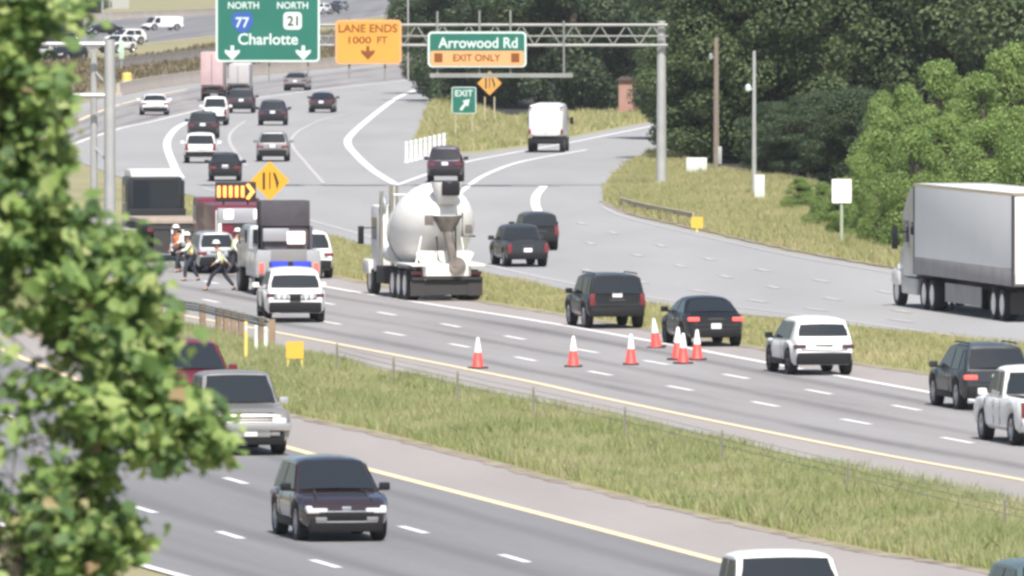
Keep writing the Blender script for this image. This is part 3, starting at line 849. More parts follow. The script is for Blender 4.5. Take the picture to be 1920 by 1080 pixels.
MB().tube([(-.75, 1.6, 1.0), (-.75, 1.6, 3.5), (.75, 1.6, 3.5), (.75, 1.6, 1.0)], .05, 8).lathe([(.28, -.6), (.3, -.5), (.3, .5), (.28, .6)], 16, Matrix.Translation((-.9, .9, 1.5)) @ Matrix.Rotation(math.pi / 2, 4, 'X')).build('water_tank', M_truckwhite, t)

rp = MB().prism([(-.8, 1.2), (.8, 1.2), (1.0, 1.62), (.85, 1.7), (-.85, 1.7), (-1.0, 1.62)], -4.22, -4.16)
rp.build('added_bright_plate', M_truckwhite, t)  # white plate added so the drum's shaded lower rear reads as lit
MB().box((-.62, -4.62, 2.75), (.3, .08, .34), .02).box((.75, -4.62, 2.45), (.22, .1, .3), .02).build('control_box', M_chute, t)
MB().box((-1.02, 2.02, 3.2), (.18, .2, .5), .04).lathe([(.16, 0), (.16, .9)], 12, Matrix.Translation((-.72, 1.8, 2.9))).build('air_cleaner', M_chrome, t)

# --- articulated lorry on the side road
t = thing('tractor_unit', 'white tractor unit with a rounded sleeper cab pulling the grey trailer', 'truck', org(1795, 581, 10, 0), R(10))
cab = MB().box((0, 2.3, 2.15), (2.35, 2.1, 2.3), .16).prism([(-1.05, 2.9), (-3.35, 2.9), (-3.1, 3.2), (-2.5, 3.7), (-1.9, 4.0), (-1.05, 4.08)], -1.2, 1.2, Matrix.Rotation(math.pi / 2, 4, 'Z') @ Matrix.Scale(-1, 4, (1, 0, 0))).box((0, 4.1, 1.45), (1.9, 1.7, 1.15), .22)
cb = cab.build('cab', M_silver_p, t)
for s in (-1, 1):
    MB().box((s * 1.18, 2.75, 2.55), (.02, .85, .75)).build('window', M_glass, cb)
    MB().box((s * 1.18, 1.75, 2.65), (.02, .38, .42)).build('sleeper_window', M_glass, cb)
    MB().box((s * 1.0, 4.35, .95), (.46, 1.3, .55), .14).build('fender', M_truckwhite, t)
    MB().box((s * 1.45, 3.3, 2.3), (.2, .12, .75), .03).tube([(s * 1.1, 3.3, 2.5), (s * 1.45, 3.3, 2.5)], .025, 6).build('mirror', M_clad, t)
    MB().box((s * 1.08, 2.0, .72), (.34, 2.4, .55), .08).build('side_skirt', M_silver_p, t)
    MB().box((s * .85, 4.95, 1.25), (.3, .14, .28), .04).build('headlight', M_lamp, t)
    wheel(t, s * 1.02, 4.35, .52, .32, M_truckwhite, False)
    for y in (-.4, -1.7): wheel(t, s * 1.0, y, .52, .5, M_truckwhite, False)
MB().box((0, 3.37, 2.6), (2.0, .03, .75)).build('windshield', M_glass, cb)
MB().box((0, 1.2, .82), (.9, 7.4, .28)).build('chassis', M_frame, t)
MB().box((0, 4.98, .6), (2.3, .24, .4), .08).build('front_bumper', M_silver_p, t)
t = thing('semi_trailer', 'plain grey box trailer with a dirty lower edge, cut off by the right edge', 'trailer', org(1795, 581, 10, 0), R(10))
zt, zb = 4.12, 1.12
L0, L1 = .95, -14.6
box = MB().box((0, (L0 + L1) / 2, (zt + zb) / 2 + .2), (2.55, L0 - L1, zt - zb - .4), .03).build('box_body', M_trailer, t)
MB().box((0, (L0 + L1) / 2, zb + .33), (2.58, L0 - L1 - .02, .58), .02).build('lower_panel', M_dirt, box)
tr = MB()
for s in (-1, 1): tr.box((s * 1.27, (L0 + L1) / 2, zt + .01), (.06, L0 - L1 + .04, .1))
for y in (L0, L1): tr.box((0, y, zt + .012), (2.6, .06, .1))
tr.build('top_rail', M_chrome, box)
cr = MB()
for s in (-1, 1): cr.box((s * 1.27, L1 + .0, (zt + zb) / 2), (.08, .14, zt - zb - .05)).box((s * 1.27, L0 + .0, (zt + zb) / 2), (.05, .1, zt - zb - .05))
cr.build('corner_post', M_frame, box)
MB().box((0, L1 - .03, (zt + zb) / 2), (2.4, .05, zt - zb - .25), .01).build('rear_door', M_truckwhite, t)
MB().box((0, -6.5, .92), (.9, 14, .2)).build('under_frame', M_frame, t)
for s in (-1, 1):
    MB().box((s * 1.2, -6.6, .68), (.04, 5.6, .62)).build('side_skirt', M_dirt, t)
    MB().box((s * .8, -2.9, .5), (.12, .12, .9)).build('landing_leg', M_frame, t)
    for y in (-11.4, -12.7): wheel(t, s * 1.0, y, .52, .5, M_truckwhite, False)
    MB().box((s * .95, -13.9, .6), (.5, .03, .7)).build('mudflap', M_mud, t)

# --- box van on the ramp
t = thing('white_box_van', 'white step van with a black bumper driving up the exit ramp', 'van', org(1023, 287, -3, 6.4), R(-3))
bd = MB().box((0, -.5, 1.78), (2.02, 5.2, 1.9), .46).box((0, 2.6, 1.4), (1.9, 1.3, 1.2), .2).build('body', M_white_p, t)
M_hub = mat('grey_lettering_faint', (0.55, 0.56, 0.57), 0.5)
for i in range(5): MB().box((-.4 + i * .2, -3.106, 1.95), (.12, .012, .2)).build('lettering', M_hub, bd)
MB().box((0, -3.112, 1.7), (.02, .012, 1.5)).build('door_seam', M_decal, bd)
for s in (-1, 1):
    MB().box((s * .85, -3.1, 2.5), (.16, .04, .1), .01).box((s * .9, -3.1, 1.15), (.14, .04, .28), .01).build('tail_light', M_tail, t)
    MB().box((s * 1.2, 2.2, 1.7), (.2, .1, .4), .03).tube([(s * .95, 2.2, 1.8), (s * 1.2, 2.2, 1.8)], .02, 6).build('mirror', M_clad, t)
    MB().box((s * .98, 2.2, 1.75), (.02, .7, .5)).build('window', M_glass, t)
    for y in (-1.9, 2.4): wheel(t, s * .88, y, .4, .3, M_rim, False)
MB().box((0, -3.1, .62), (2.0, .3, .28), .05).build('rear_bumper', M_clad, t)
MB().box((0, 0, .62), (1.6, 5.6, .3)).build('chassis', M_frame, t)
MB().box((0, 2.75, 1.95), (1.6, .9, .5), .1).build('windshield', M_glass, t)

def box_lorry(nm, lab, px, py, a, W, L, H, m, group=None):
    t = thing(nm, lab, 'box truck', org(px, py, a, L), R(a), group)
    bd = MB().box((0, -.9, (H + 1) / 2), (W, L - 1.9, H - 1), .04).build('cargo_box', m, t)
    MB().box((-.01, -L / 2 + .035, (H + 1) / 2), (.03, .03, H - 1.3)).box((0, -L / 2 + .035, 1.1), (W - .1, .03, .08)).build('door_seam', M_frame, bd)
    cb = MB().box((0, L / 2 - 1.0, 1.6), (W * .92, 1.9, 1.9), .15).build('cab', M_white_p, t)
    MB().box((0, L / 2 - .04, 1.9), (W * .8, .03, .7)).build('windshield', M_glass, cb)
    MB().box((0, 0, .75), (W * .6, L - .4, .3)).build('chassis', M_frame, t)
    for s in (-1, 1):
        MB().box((s * (W / 2 - .15), -L / 2 + .03, .85), (.2, .06, .12), .01).build('tail_light', M_tail, t)
        for y in (-L / 2 + 1.4, L / 2 - 1.2): wheel(t, s * (W / 2 - .2), y, .48, .4, M_rim, False)
    MB().box((0, -L / 2 + .03, .6), (W - .1, .1, .16)).build('rear_bumper', M_frame, t)
    return t
M_pinkbox = mat('faded_red_box', (0.42, 0.27, 0.28), 0.6, noise=(.8, (0.5, 0.4, 0.4), 0.25))
M_greybox = mat('grey_box', (0.46, 0.45, 0.46), 0.5, noise=(.8, (0.4, 0.39, 0.4), 0.25))
box_lorry('red_box_truck', 'tall box truck with faded red doors far off, left of the green sign', 397, 190, -1, 1.6, 8, 3.5, M_pinkbox)
box_lorry('grey_box_truck', 'tall pale grey box truck under the left arrow of the green sign', 446, 187, -1, 1.65, 8, 2.5, M_greybox)
box_lorry('navy_box_truck', 'dark navy truck between the trees at the upper left', 139, 78, 150, 2.4, 7, 3.6, M_navy_p)

# --- flatbed truck by the grass strip
t = thing('flatbed_truck', 'flatbed truck with a white cab and a tan wooden deck, half behind the leaves', 'flatbed truck', org(334, 492, 9, 9), R(9))
cb = MB().box((0, 3.2, 2.1), (2.1, 2.2, 2.0), .14).build('cab', M_grey_p, t)
MB().box((0, 3.2, 3.2), (1.9, 1.9, .35), .1).build('roof_fairing', M_white_p, cb)
MB().box((0, 2.09, 2.42), (1.75, .03, 1.1)).build('rear_window', M_glass, cb)
for s in (-1, 1):
    MB().box((s * 1.06, 3.4, 2.4), (.02, 1.0, .7)).build('window', M_glass, cb)
    MB().box((s * 1.07, 2.12, 2.2), (.1, .1, 1.5), .02).build('corner_post', M_grey_p, cb)
    MB().box((s * .6, -4.3, .75), (.62, .04, .9)).build('mudflap', M_mud, t)
    MB().box((s * .2, -4.33, .85), (.08, .03, .9)).build('reflector_strip', M_white_p, t)
    MB().box((s * 1.05, -4.33, 1.2), (.2, .05, .12), .01).build('tail_light', M_tail, t)
    for y in (3.2, -2.2, -3.4): wheel(t, s * .98, y, .5, .45, M_rim, False)
M_deck = mat('weathered_deck_wood', (0.4, 0.33, 0.27), 0.85, noise=(2.5, (0.27, 0.22, 0.18), 0.25))
MB().box((0, -1.1, 1.52), (2.45, 6.6, .16), .02).build('deck', M_deck, t)
MB().box((0, -1.1, 1.32), (2.3, 6.5, .2)).box((0, 0, .95), (.9, 8.4, .3)).build('chassis', M_frame, t)
MB().box((0, 1.95, 1.72), (2.3, .08, .3), .02).build('headboard', M_grey_p, t)

# --- emergency vehicles: fire engine, service truck, white SUVs
t = thing('fire_engine', 'red fire engine with an arrow board on its roof, rear to the camera', 'fire engine', org(462, 513, 8, 7.4), R(8))
bd = MB().box((0, -.9, 1.5), (2.3, 5.4, 2.0), .06).build('body', M_red_p, t)
cb = MB().box((0, 2.6, 1.6), (2.3, 2.0, 2.1), .14).build('cab', M_red_p, t)
for s in (-1, 1): MB().box((s * 1.16, 2.8, 2.0), (.02, 1.1, .7)).build('window', M_glass, cb)
MB().box((0, 3.61, 2.0), (2.0, .03, .8)).build('windshield', M_glass, cb)
M_steel = mat('brushed_steel', (0.55, 0.55, 0.58), 0.35, 0.8)
MB().box((0, -3.62, 1.2), (.9, .05, 1.3), .02).build('equipment_door', M_grey_p, bd)
MB().box((0, -3.64, 2.1), (2.1, .05, .55), .02).build('upper_panel', M_steel, bd)
for s in (-1, 1):
    MB().box((s * 1.02, -3.62, 1.5), (.22, .06, 1.6), .02).build('reflective_strip', M_white_p, bd)
    MB().box((s * .55 - .1, -3.66, 2.15), (.34, .08, .34), .04).build('scene_light', mat('scene_light_lit', (1.0, .8, .7), .3, emit=1.5), t)
    MB().box((s * .9, -3.65, .85), (.2, .06, .3), .02).build('tail_light', M_brake, t)
    MB().tube([(s * 1.08, -3.75, .9), (s * 1.08, -3.75, 2.3)], .03, 6).build('grab_rail', M_chrome, t)
    for y in (-2.0, 2.6): wheel(t, s * 1.0, y, .5, .35, M_rim, False)
MB().box((0, -3.75, .62), (2.4, .5, .18), .03).build('rear_step', M_steel, t)
MB().box((0, 0, .7), (1.5, 6.8, .3)).build('chassis', M_frame, t)
M_board = mat('arrow_board_black', (0.02, 0.02, 0.022), 0.7)
M_amber = mat('amber_lamp_lit', (1.0, 0.32, 0.07), 0.3, emit=1.6)
ab = MB().box((-.35, -3.3, 2.98), (1.5, .12, .72), .02).tube([(-.8, -3.3, 2.4), (-.8, -3.3, 2.7)], .04, 6).tube([(.1, -3.3, 2.4), (.1, -3.3, 2.7)], .04, 6).build('arrow_board', M_board, t)
for i in range(5): MB().box((-.98 + i * .22, -3.38, 2.98), (.12, .05, .42), .03).build('amber_lamp', M_amber, ab)
MB().prism([(.12, 3.28), (.36, 2.98), (.12, 2.68), (.02, 2.74), (.2, 2.98), (.02, 3.22)], -3.4, -3.36).build('amber_chevron', M_amber, ab)

t = thing('service_truck', 'grey service truck with a black upper box, ahead of the police SUV', 'service truck', org(542, 556, 8, 6.6), R(8))
cb = MB().box((0, 1.7, 1.6), (2.05, 2.4, 1.5), .16, taper=.9).box((0, 2.9, 1.2), (2.0, 1.2, .9), .15).build('cab', M_silver_p, t)
for s in (-1, 1): MB().box((s * 1.0, 1.8, 1.95), (.03, 1.5, .45)).build('window', M_glass, cb)
MB().box((0, .49, 1.95), (1.6, .03, .5)).build('rear_window', M_glass, cb)
for s in (-1, 1):
    sb = MB().box((s * .86, -1.6, 1.1), (.48, 3.3, .95), .03).build('tool_locker', M_silver_p, t)
    for y in (-2.7, -1.6, -.5): MB().box((s * 1.106, y, 1.1), (.012, .9, .75), .0).build('locker_door', M_white_p, sb)
    MB().box((s * .95, -3.27, .95), (.16, .05, .35), .02).build('tail_light', M_brake, t)
    MB().tube([(s * .8 - .1, -3.1, 1.5), (s * .8 - .1, -3.1, 2.5)], .05, 6).tube([(s * .8 - .1, -2.1, 1.5), (s * .8 - .1, -2.1, 2.5)], .05, 6).build('rack_post', M_grey_p, t)
    for y in (-2.0, 2.4): wheel(t, s * .92, y, .43, .34, M_rim, False)
MB().box((-.12, -2.6, 2.84), (1.72, 1.2, .88), .04).build('upper_box', mat('dark_canvas', (0.045, 0.04, 0.05), .8, noise=(2, (.07, .065, .075), .2)), t)
MB().box((0, -3.2, 1.2), (1.3, .06, .8), .02).build('tailgate', M_tan_p, t)
MB().box((0, -2.2, 2.0), (1.7, 1.8, .8), .03).build('equipment_crate', mat('crate_plum_grey', (.09, .08, .1), .7), t)
MB().box((.25, -3.25, 2.0), (.6, .06, .42), .02).build('work_light', mat('scene_light_lit', (1, .8, .7)), t)
MB().box((-.45, -3.22, 2.1), (.9, .06, .45), .02).build('equipment_panel', M_steel, t)
MB().box((0, -.3, .62), (1.5, 6.4, .3)).build('chassis', M_frame, t)
MB().box((0, -3.35, .6), (2.1, .24, .2), .04).build('rear_bumper', M_clad, t)
car('white_suv', 'white SUV standing just right of the service truck with the black box', 'SUV', 'suv', P(580, 524), 8, 4.8, 1.92, 1.74, M_white_p, plate=False)
car('silver_suv', 'silver SUV behind the walking workers, left of the service truck', 'SUV', 'suv', P(408, 515), 8, 4.7, 1.55, 1.55, M_silver_p, plate=False)

# ------------------------------------------------------------------ signs
M_green = mat('sign_green', (0.010, 0.125, 0.09), 0.5, noise=(.8, (0.012, 0.145, 0.105), .25))
M_sgnw = mat('sign_white', (0.55, 0.64, 0.61), 0.5)
M_orange = mat('sign_orange', (0.62, 0.27, 0.045), 0.5, noise=(.9, (0.66, 0.33, 0.055), .3))
M_peach = mat('sign_exit_panel', (0.62, 0.33, 0.14), 0.5)
M_brown = mat('sign_dark_legend', (0.2, 0.06, 0.008), 0.5)
M_blacks = mat('sign_black', (0.03, 0.022, 0.012), 0.6)
M_shield = mat('shield_blue', (0.03, 0.09, 0.36), 0.5)
M_galv = mat('galvanised_steel', (0.48, 0.48, 0.465), 0.5, 0.35, noise=(1.2, (0.36, 0.37, 0.37), .25))
M_truss = mat('truss_grey', (0.3, 0.305, 0.285), 0.55, 0.2, noise=(1.2, (0.22, 0.225, 0.21), .25))
M_alum = mat('sign_back', (0.42, 0.43, 0.43), .5, .4)

def text_into(mb, body, cx, cz, height, width, y):
    """lettering as flat mesh, facing -y, centred at (cx, cz), squeezed to width"""
    cu = bpy.data.curves.new('lettering', 'FONT')
    cu.body = body; cu.size = 1; cu.align_x = 'CENTER'
    cu.extrude = 0.0; cu.offset = 0.018
    o = bpy.data.objects.new('lettering', cu); COL.objects.link(o)
    me = o.evaluated_get(bpy.context.evaluated_depsgraph_get()).to_mesh()
    vs = [v.co.copy() for v in me.vertices]; fs = [tuple(p.vertices) for p in me.polygons]
    o.evaluated_get(bpy.context.evaluated_depsgraph_get()).to_mesh_clear()
    bpy.data.objects.remove(o); bpy.data.curves.remove(cu)
    x0, x1 = min(v.x for v in vs), max(v.x for v in vs)
    z0, z1 = min(v.y for v in vs), max(v.y for v in vs)
    kx, kz = width / (x1 - x0), height / (z1 - z0)
    mb.add([((v.x - (x0 + x1) / 2) * kx + cx, y, (v.y - (z0 + z1) / 2) * kz + cz) for v in vs], fs)
def rrect(cx, cz, sx, sz, r, n=5):
    out = []
    for (qx, qz, a0) in ((1, 1, 0), (-1, 1, 90), (-1, -1, 180), (1, -1, 270)):
        for i in range(n + 1):
            a = R(a0 + 90 * i / n)
            out.append((cx + qx * (sx / 2 - r) + r * math.cos(a), cz + qz * (sz / 2 - r) + r * math.sin(a)))
    return out
def down_arrow(mb, x, z, s, y):
    mb.prism([(x - .12 * s, z + .5 * s), (x + .12 * s, z + .5 * s), (x + .12 * s, z + .12 * s), (x + .5 * s, z + .22 * s), (x + .5 * s, z + .02 * s), (x, z - .5 * s), (x - .5 * s, z + .02 * s), (x - .5 * s, z + .22 * s), (x - .12 * s, z + .12 * s)], y, y + .01)

GY = 352                                        # photo row where the gantry's column meets the ground
gs = sc(GY)
gbase = P(1240, GY)
def gx(px): return (px - 1240) / gs             # photo column -> metres from the column
def gz(py): return (GY - py) / gs * 1.0 - .02

t = thing('sign_gantry', 'grey steel truss sign gantry with one thick column at the forest edge', 'sign gantry', gbase)
col = MB().tube([(0, 0, 0), (0, 0, gz(38))], [.26, .21], 14).box((0, 0, .15), (.8, .8, .3)).build('column', M_galv, t)
xL = gx(412)
tr = MB()
z1, z0 = gz(46), gz(84)
for yy in (-.4, .4):
    for z in (z1, z0): tr.tube([(.3, yy, z), (xL, yy, z)], .075, 8)
    n = 34
    for i in range(n):
        xa, xb = .2 + (xL - .2) * i / n, .2 + (xL - .2) * (i + 1) / n
        tr.tube([(xa, yy, z1 if i % 2 else z0), (xb, yy, z0 if i % 2 else z1)], .035, 5)
for i in range(18):
    x = .2 + (xL - .2) * i / 17
    for z in (z1, z0): tr.tube([(x, -.4, z), (x, .4, z)], .03, 5)
for yy in (-.4, .4): tr.tube([(.3, yy, (z0 + z1) / 2 - .05), (xL, yy, (z0 + z1) / 2 - .05)], .04, 6)
tr.build('truss', M_truss, t)
hg = MB()
for px, top, bot in ((428, -20, 146), (505, -20, 150), (578, -20, 150), (655, 30, 148), (722, 30, 150), (820, 20, 140), (899, 18, 140), (957, 18, 140), (1057, 38, 142)):
    h = MB().tube([(gx(px), -.55, gz(bot)), (gx(px), -.55, gz(top))], .055, 6).box((gx(px), -.45, z1), (.14, .3, .14)).box((gx(px), -.45, z0), (.14, .3, .14))
    h.build('sign_hanger', M_truss, t)
MB().box((gx(940), -1.15, gz(140)), ((1076 - 808) / gs, .75, .20)).build('catwalk', M_truss, t)
MB().tube([(gx(765), -.2, gz(150)), (gx(765), -.2, gz(-20))], .045, 6).build('conduit', M_galv, t)

def board(nm, lab, x0, x1, y0, y1, m, border, y=-.75):
    cx, cz = gx((x0 + x1) / 2), gz((y0 + y1) / 2)
    sx, sz = (x1 - x0) / gs, (y1 - y0) / gs
    r = thing(nm, lab, 'road sign', gbase + Vector((cx, y, cz)))
    MB().prism(rrect(0, 0, sx, sz, .22), 0, .06).build('border', border, r)
    MB().prism(rrect(0, 0, sx - .2, sz - .2, .14), -.008, 0.001).build('panel', m, r)
    return r, sx, sz
# big green destination sign
r, sx, sz = board('destination_sign', 'big green overhead sign reading Charlotte with two route shields', 405, 600, -34, 115, M_green, M_sgnw)
Z = lambda py: (((-34 + 115) / 2) - py) / gs
X = lambda px: (px - 502.5) / gs
def words(body, *a, m=M_sgnw, parent=None):
    lg = MB(); text_into(lg, body, *a); return lg.build('legend', m, parent or r, smooth=0)
def arrow(x, z, s, y, m):
    lg = MB(); down_arrow(lg, x, z, s, y); return lg.build('arrow', m, r, smooth=0)
words('NORTH', X(457), Z(9), .34, 1.5, -.018); words('NORTH', X(549), Z(9), .34, 1.5, -.018)
words('Charlotte', X(503), Z(72), .56, 2.9, -.018)
arrow(X(436), Z(98), .72, -.024, M_sgnw); arrow(X(569), Z(98), .72, -.024, M_sgnw)
shp = lambda cx, cz, s: [(cx + x * s, cz + z * s) for x, z in [(-.42, .42), (-.2, .5), (0, .42), (.2, .5), (.42, .42), (.5, .1), (.42, -.2), (.2, -.42), (0, -.52), (-.2, -.42), (-.42, -.2), (-.5, .1)]]
sh = MB(); sh.prism(shp(X(455), Z(41), 1.05), -.02, -.01); sd_ = sh.build('interstate_shield', M_shield, r, smooth=0)
sh = MB(); text_into(sh, '77', X(455), Z(41), .5, .66, -.03); sh.build('shield_number', M_sgnw, sd_, smooth=0)
sh = MB(); sh.prism(rrect(X(549), Z(38), .9, .86, .2), -.02, -.01); sd_ = sh.build('route_shield', M_sgnw, r, smooth=0)
sh = MB(); text_into(sh, '21', X(549), Z(38), .48, .52, -.03); sh.build('shield_number', M_blacks, sd_, smooth=0)
# orange lane-ends sign
r, sx, sz = board('lane_ends_sign', 'orange overhead sign reading LANE ENDS 1000 FT with a down arrow', 629, 753, 36, 119, M_orange, M_peach)
Z = lambda py: (77.5 - py) / gs
X = lambda px: (px - 691) / gs
words('LANE ENDS', X(690), Z(52), .40, 2.85, -.018, m=M_brown)
words('1000', X(675), Z(74), .34, 1.1, -.018, m=M_brown); words('FT', X(717), Z(74), .34, .5, -.018, m=M_brown)
arrow(X(690), Z(98), .66, -.024, M_brown)
# exit sign
r, sx, sz = board('exit_sign', 'green and orange overhead exit sign reading Arrowood Rd EXIT ONLY', 802, 987, 58, 125, M_green, M_sgnw)
Z = lambda py: (91.5 - py) / gs
X = lambda px: (px - 894.5) / gs
words('Arrowood Rd', X(896), Z(79), .52, 3.85, -.018)
pn = MB().prism(rrect(0, Z(108), sx - .26, .72, .1), -.016, -.009).build('exit_only_panel', M_peach, r, smooth=0)
words('EXIT ONLY', X(894), Z(107), .34, 2.3, -.026, m=M_brown, parent=pn)
for px in (822, 966): MB().box((X(px), -.022, Z(107)), (.40, .01, .44)).build('arrow_block', M_brown, pn, smooth=0)

# smaller ground signs
def post_sign(nm, lab, px, py, posts, cat='road sign'):
    return thing(nm, lab, cat, P(px, py))
M_post = mat('sign_post_tan', (0.42, 0.38, 0.27), .7)
s_ = sc(262)
r = post_sign('gore_exit_sign', 'small green exit sign with a white arrow on two posts in the gore', 870, 262, 2)
MB().tube([(-.5, 0, 0), (-.5, 0, 1.5)], .05, 6).build('post', M_post, r); MB().tube([(.5, 0, 0), (.5, 0, 1.5)], .05, 6).build('post', M_post, r)
w_, h_ = 46 / s_, 50 / s_; zc = (262 - 188) / s_
MB().prism(rrect(0, zc, w_, h_, .12), -.08, -.04).build('border', M_sgnw, r)
MB().prism(rrect(0, zc, w_ - .1, h_ - .1, .08), -.09, -.079).build('panel', M_green, r)
words('EXIT', 0, zc + .42, .38, 1.05, -.1)
lg = MB()
lg.add([(x, -.1, z + zc) for x, z in [(-.28, -.55), (-.12, -.62), (.12, -.28), (.24, -.38), (.34, .08), (-.1, -.04), (.02, -.16)]], [(0, 1, 2, 6), (5, 6, 2, 4), (2, 3, 4)])
lg.build('arrow', M_sgnw, r, smooth=0)
def diamond(nm, lab, base, zc, half, mt, ft=True):
    r = thing(nm, lab, 'warning sign', base)
    MB().prism([(0, zc + half), (half, zc), (0, zc - half), (-half, zc)], -.05, -.02).build('panel', mt, r, smooth=0)
    lg = MB()
    for x0 in (-.30, .30):
        pass
    k = half
    lg.prism([(-.36 * k, -.42 * k + zc), (-.24 * k, -.42 * k + zc), (-.24 * k, .42 * k + zc), (-.36 * k, .42 * k + zc)], -.07, -.06)
    lg.prism([(.16 * k, .42 * k + zc), (.28 * k, .40 * k + zc), (.46 * k, -.1 * k + zc), (.36 * k, -.42 * k + zc), (.30 * k, -.05 * k + zc)], -.07, -.06)
    lg.prism([(-.03 * k, -.4 * k + zc), (.03 * k, -.4 * k + zc), (.03 * k, .45 * k + zc), (-.03 * k, .45 * k + zc)], -.07, -.06)
    lg.build('lane_symbols', M_blacks, r, smooth=0)
    return r
s_ = sc(238)
r = diamond('warning_diamond', 'dull yellow diamond sign on two posts in front of the gantry catwalk', P(918, 238), (238 - 156) / s_, 23 / s_, mat('diamond_dull', (0.55, 0.29, 0.07), .5))
for x in (-.3, .3): MB().tube([(x, 0, 0), (x, 0, 1.9)], .05, 6).build('post', M_post, r)
s_ = sc(468)
r = diamond('lane_merge_diamond', 'bright orange yellow diamond lane sign beside the arrow board', P(506, 468), (468 - 339) / s_, 37 / s_, mat('diamond_bright', (.68, .34, .025), .5))
MB().tube([(0, 0, 0), (0, 0, 2.2)], .04, 6).build('post', M_galv, r)
MB().tube([(-.7, 0, .04), (.7, 0, .04)], .03, 6).tube([(0, -.7, .04), (0, .7, .04)], .03, 6).build('stand', M_galv, r)
# white sign on the right
s_ = sc(466)
r = thing('white_road_sign', 'white rectangular sign on one pale green post, before the bright bushes', 'road sign', P(1578, 466))
MB().tube([(0, 0, 0), (0, 0, 2.3)], .07, 8).build('post', mat('post_pale_green', (.36, .42, .3), .6), r)
zc = (466 - 358) / s_
pn = MB().prism(rrect(0, zc, 37 / s_, 45 / s_, .04), -.1, -.07).build('panel', mat('sign_plain_white', (.82, .82, .78), .5), r)
MB().box((-.2, -.106, zc + .05), (.05, .008, .55)).build('legend', M_hub, pn)
# sign at the top edge on the left, seen with its posts
r = thing('far_roadside_sign', 'grey rectangular sign board at the very top, right of two thin posts', 'road sign', P(226, 42))
s_ = sc(42)
MB().box((0, 0, (42 + 2) / s_), (32 / s_, .08, 36 / s_)).build('panel', mat('sign_grey', (.38, .38, .34), .6), r)
for x in (-2.3, -1.4): MB().tube([(x, 0, 0), (x, 0, 5)], .14 if x < -2 else .09, 6).build('post', M_galv, r)
MB().box((-1.0, 0, 3.6), (2.4, .06, .12)).build('bracket', M_galv, r)
r = thing('marker_sign', 'small pale green marker sign left of the far white SUVs', 'marker', P(228, 132))
s_ = sc(132)
MB().tube([(0, 0, 0), (0, 0, 2.4)], .06, 6).build('post', M_galv, r)
MB().box((0, -.06, 1.75), (.45, .04, 1.5), .01).build('panel', mat('pale_green', (.4, .55, .45), .6), r)

# left gantry: thick and thin column with two arms to the left
t = thing('cantilever_gantry', 'pale steel gantry with one thick and one thin column and two arms at left', 'sign gantry', P(206, 470))
s_ = sc(470)
hh = (470 - 74) / s_
MB().tube([(0, 0, 0), (0, 0, hh)], [.235, .215], 14).build('column', M_galv, t)
MB().tube([(-31 / s_, .8, 0), (-31 / s_, .8, hh - .5)], [.15, .14], 10).build('thin_column', M_galv, t)
for z in (hh - .18, hh - 2.2):
    MB().tube([(.1, 0, z), (-4.2, 0, z)], .1 if z > 6 else .085, 8).build('arm', M_galv, t)
MB().tube([(-31 / s_, .8, hh - 1.2), (0, 0, hh - 1.9)], .05, 6).tube([(-31 / s_, .8, hh - 4.2), (0, 0, hh - 4.9)], .05, 6).build('brace', M_galv, t)

# ------------------------------------------------------------------ cones, posts, rails, poles
M_cone = mat('cone_orange', (0.84, 0.085, 0.07), 0.5)
M_conew = mat('cone_collar', (0.82, 0.8, 0.77), 0.4)
M_coneb = mat('cone_base', (0.05, 0.035, 0.035), 0.8)
def cone(lab, px, py, k=1.0, tilt=0):
    t = thing('traffic_cone', lab, 'traffic cone', P(px, py), 0, 'orange cones closing the lanes')
    t.rotation_euler = (0, R(tilt), rnd.uniform(0, 3)); t.scale = (k, k, k)
    return t
c0 = cone('orange cone standing farthest left, alone on the dashed lane', 896, 693)
MB().box((0, 0, .05), (.44, .44, .07), .02).build('base', M_coneb, c0)
MB().lathe([(.19, .07), (.17, .1), (.04, .88), (.036, .9), (.0, .905)], 18).build('body', M_cone, c0)
MB().lathe([(.112, .50), (.042, .91), (.03, .93)], 18).build('collar', M_conew, c0)
def cone_copy(lab, px, py, k=1.0, tilt=0):
    c = copy_tree(c0); c.location = P(px, py); c['label'] = lab
    c.scale = (k, k, k); c.rotation_euler = (0, R(tilt), rnd.uniform(0, 3))
cone_copy('orange cone standing alone in the middle, left of the black boxy SUV', 1075, 690)
cone_copy('orange cone below the rear wheels of the black boxy SUV', 1183, 686)
cone_copy('orange cone on the far edge line between the black SUV and the black sedan', 1231, 654, 1.0, -8)
cone_copy('tallest orange cone of the cluster, its tip before the sedan wheel', 1271, 677, 1.08)
cone_copy('orange cone in the cluster standing a little in front of the tallest', 1281, 684)
cone_copy('orange cone at the right end of the cluster, before the sedan bumper', 1307, 677)

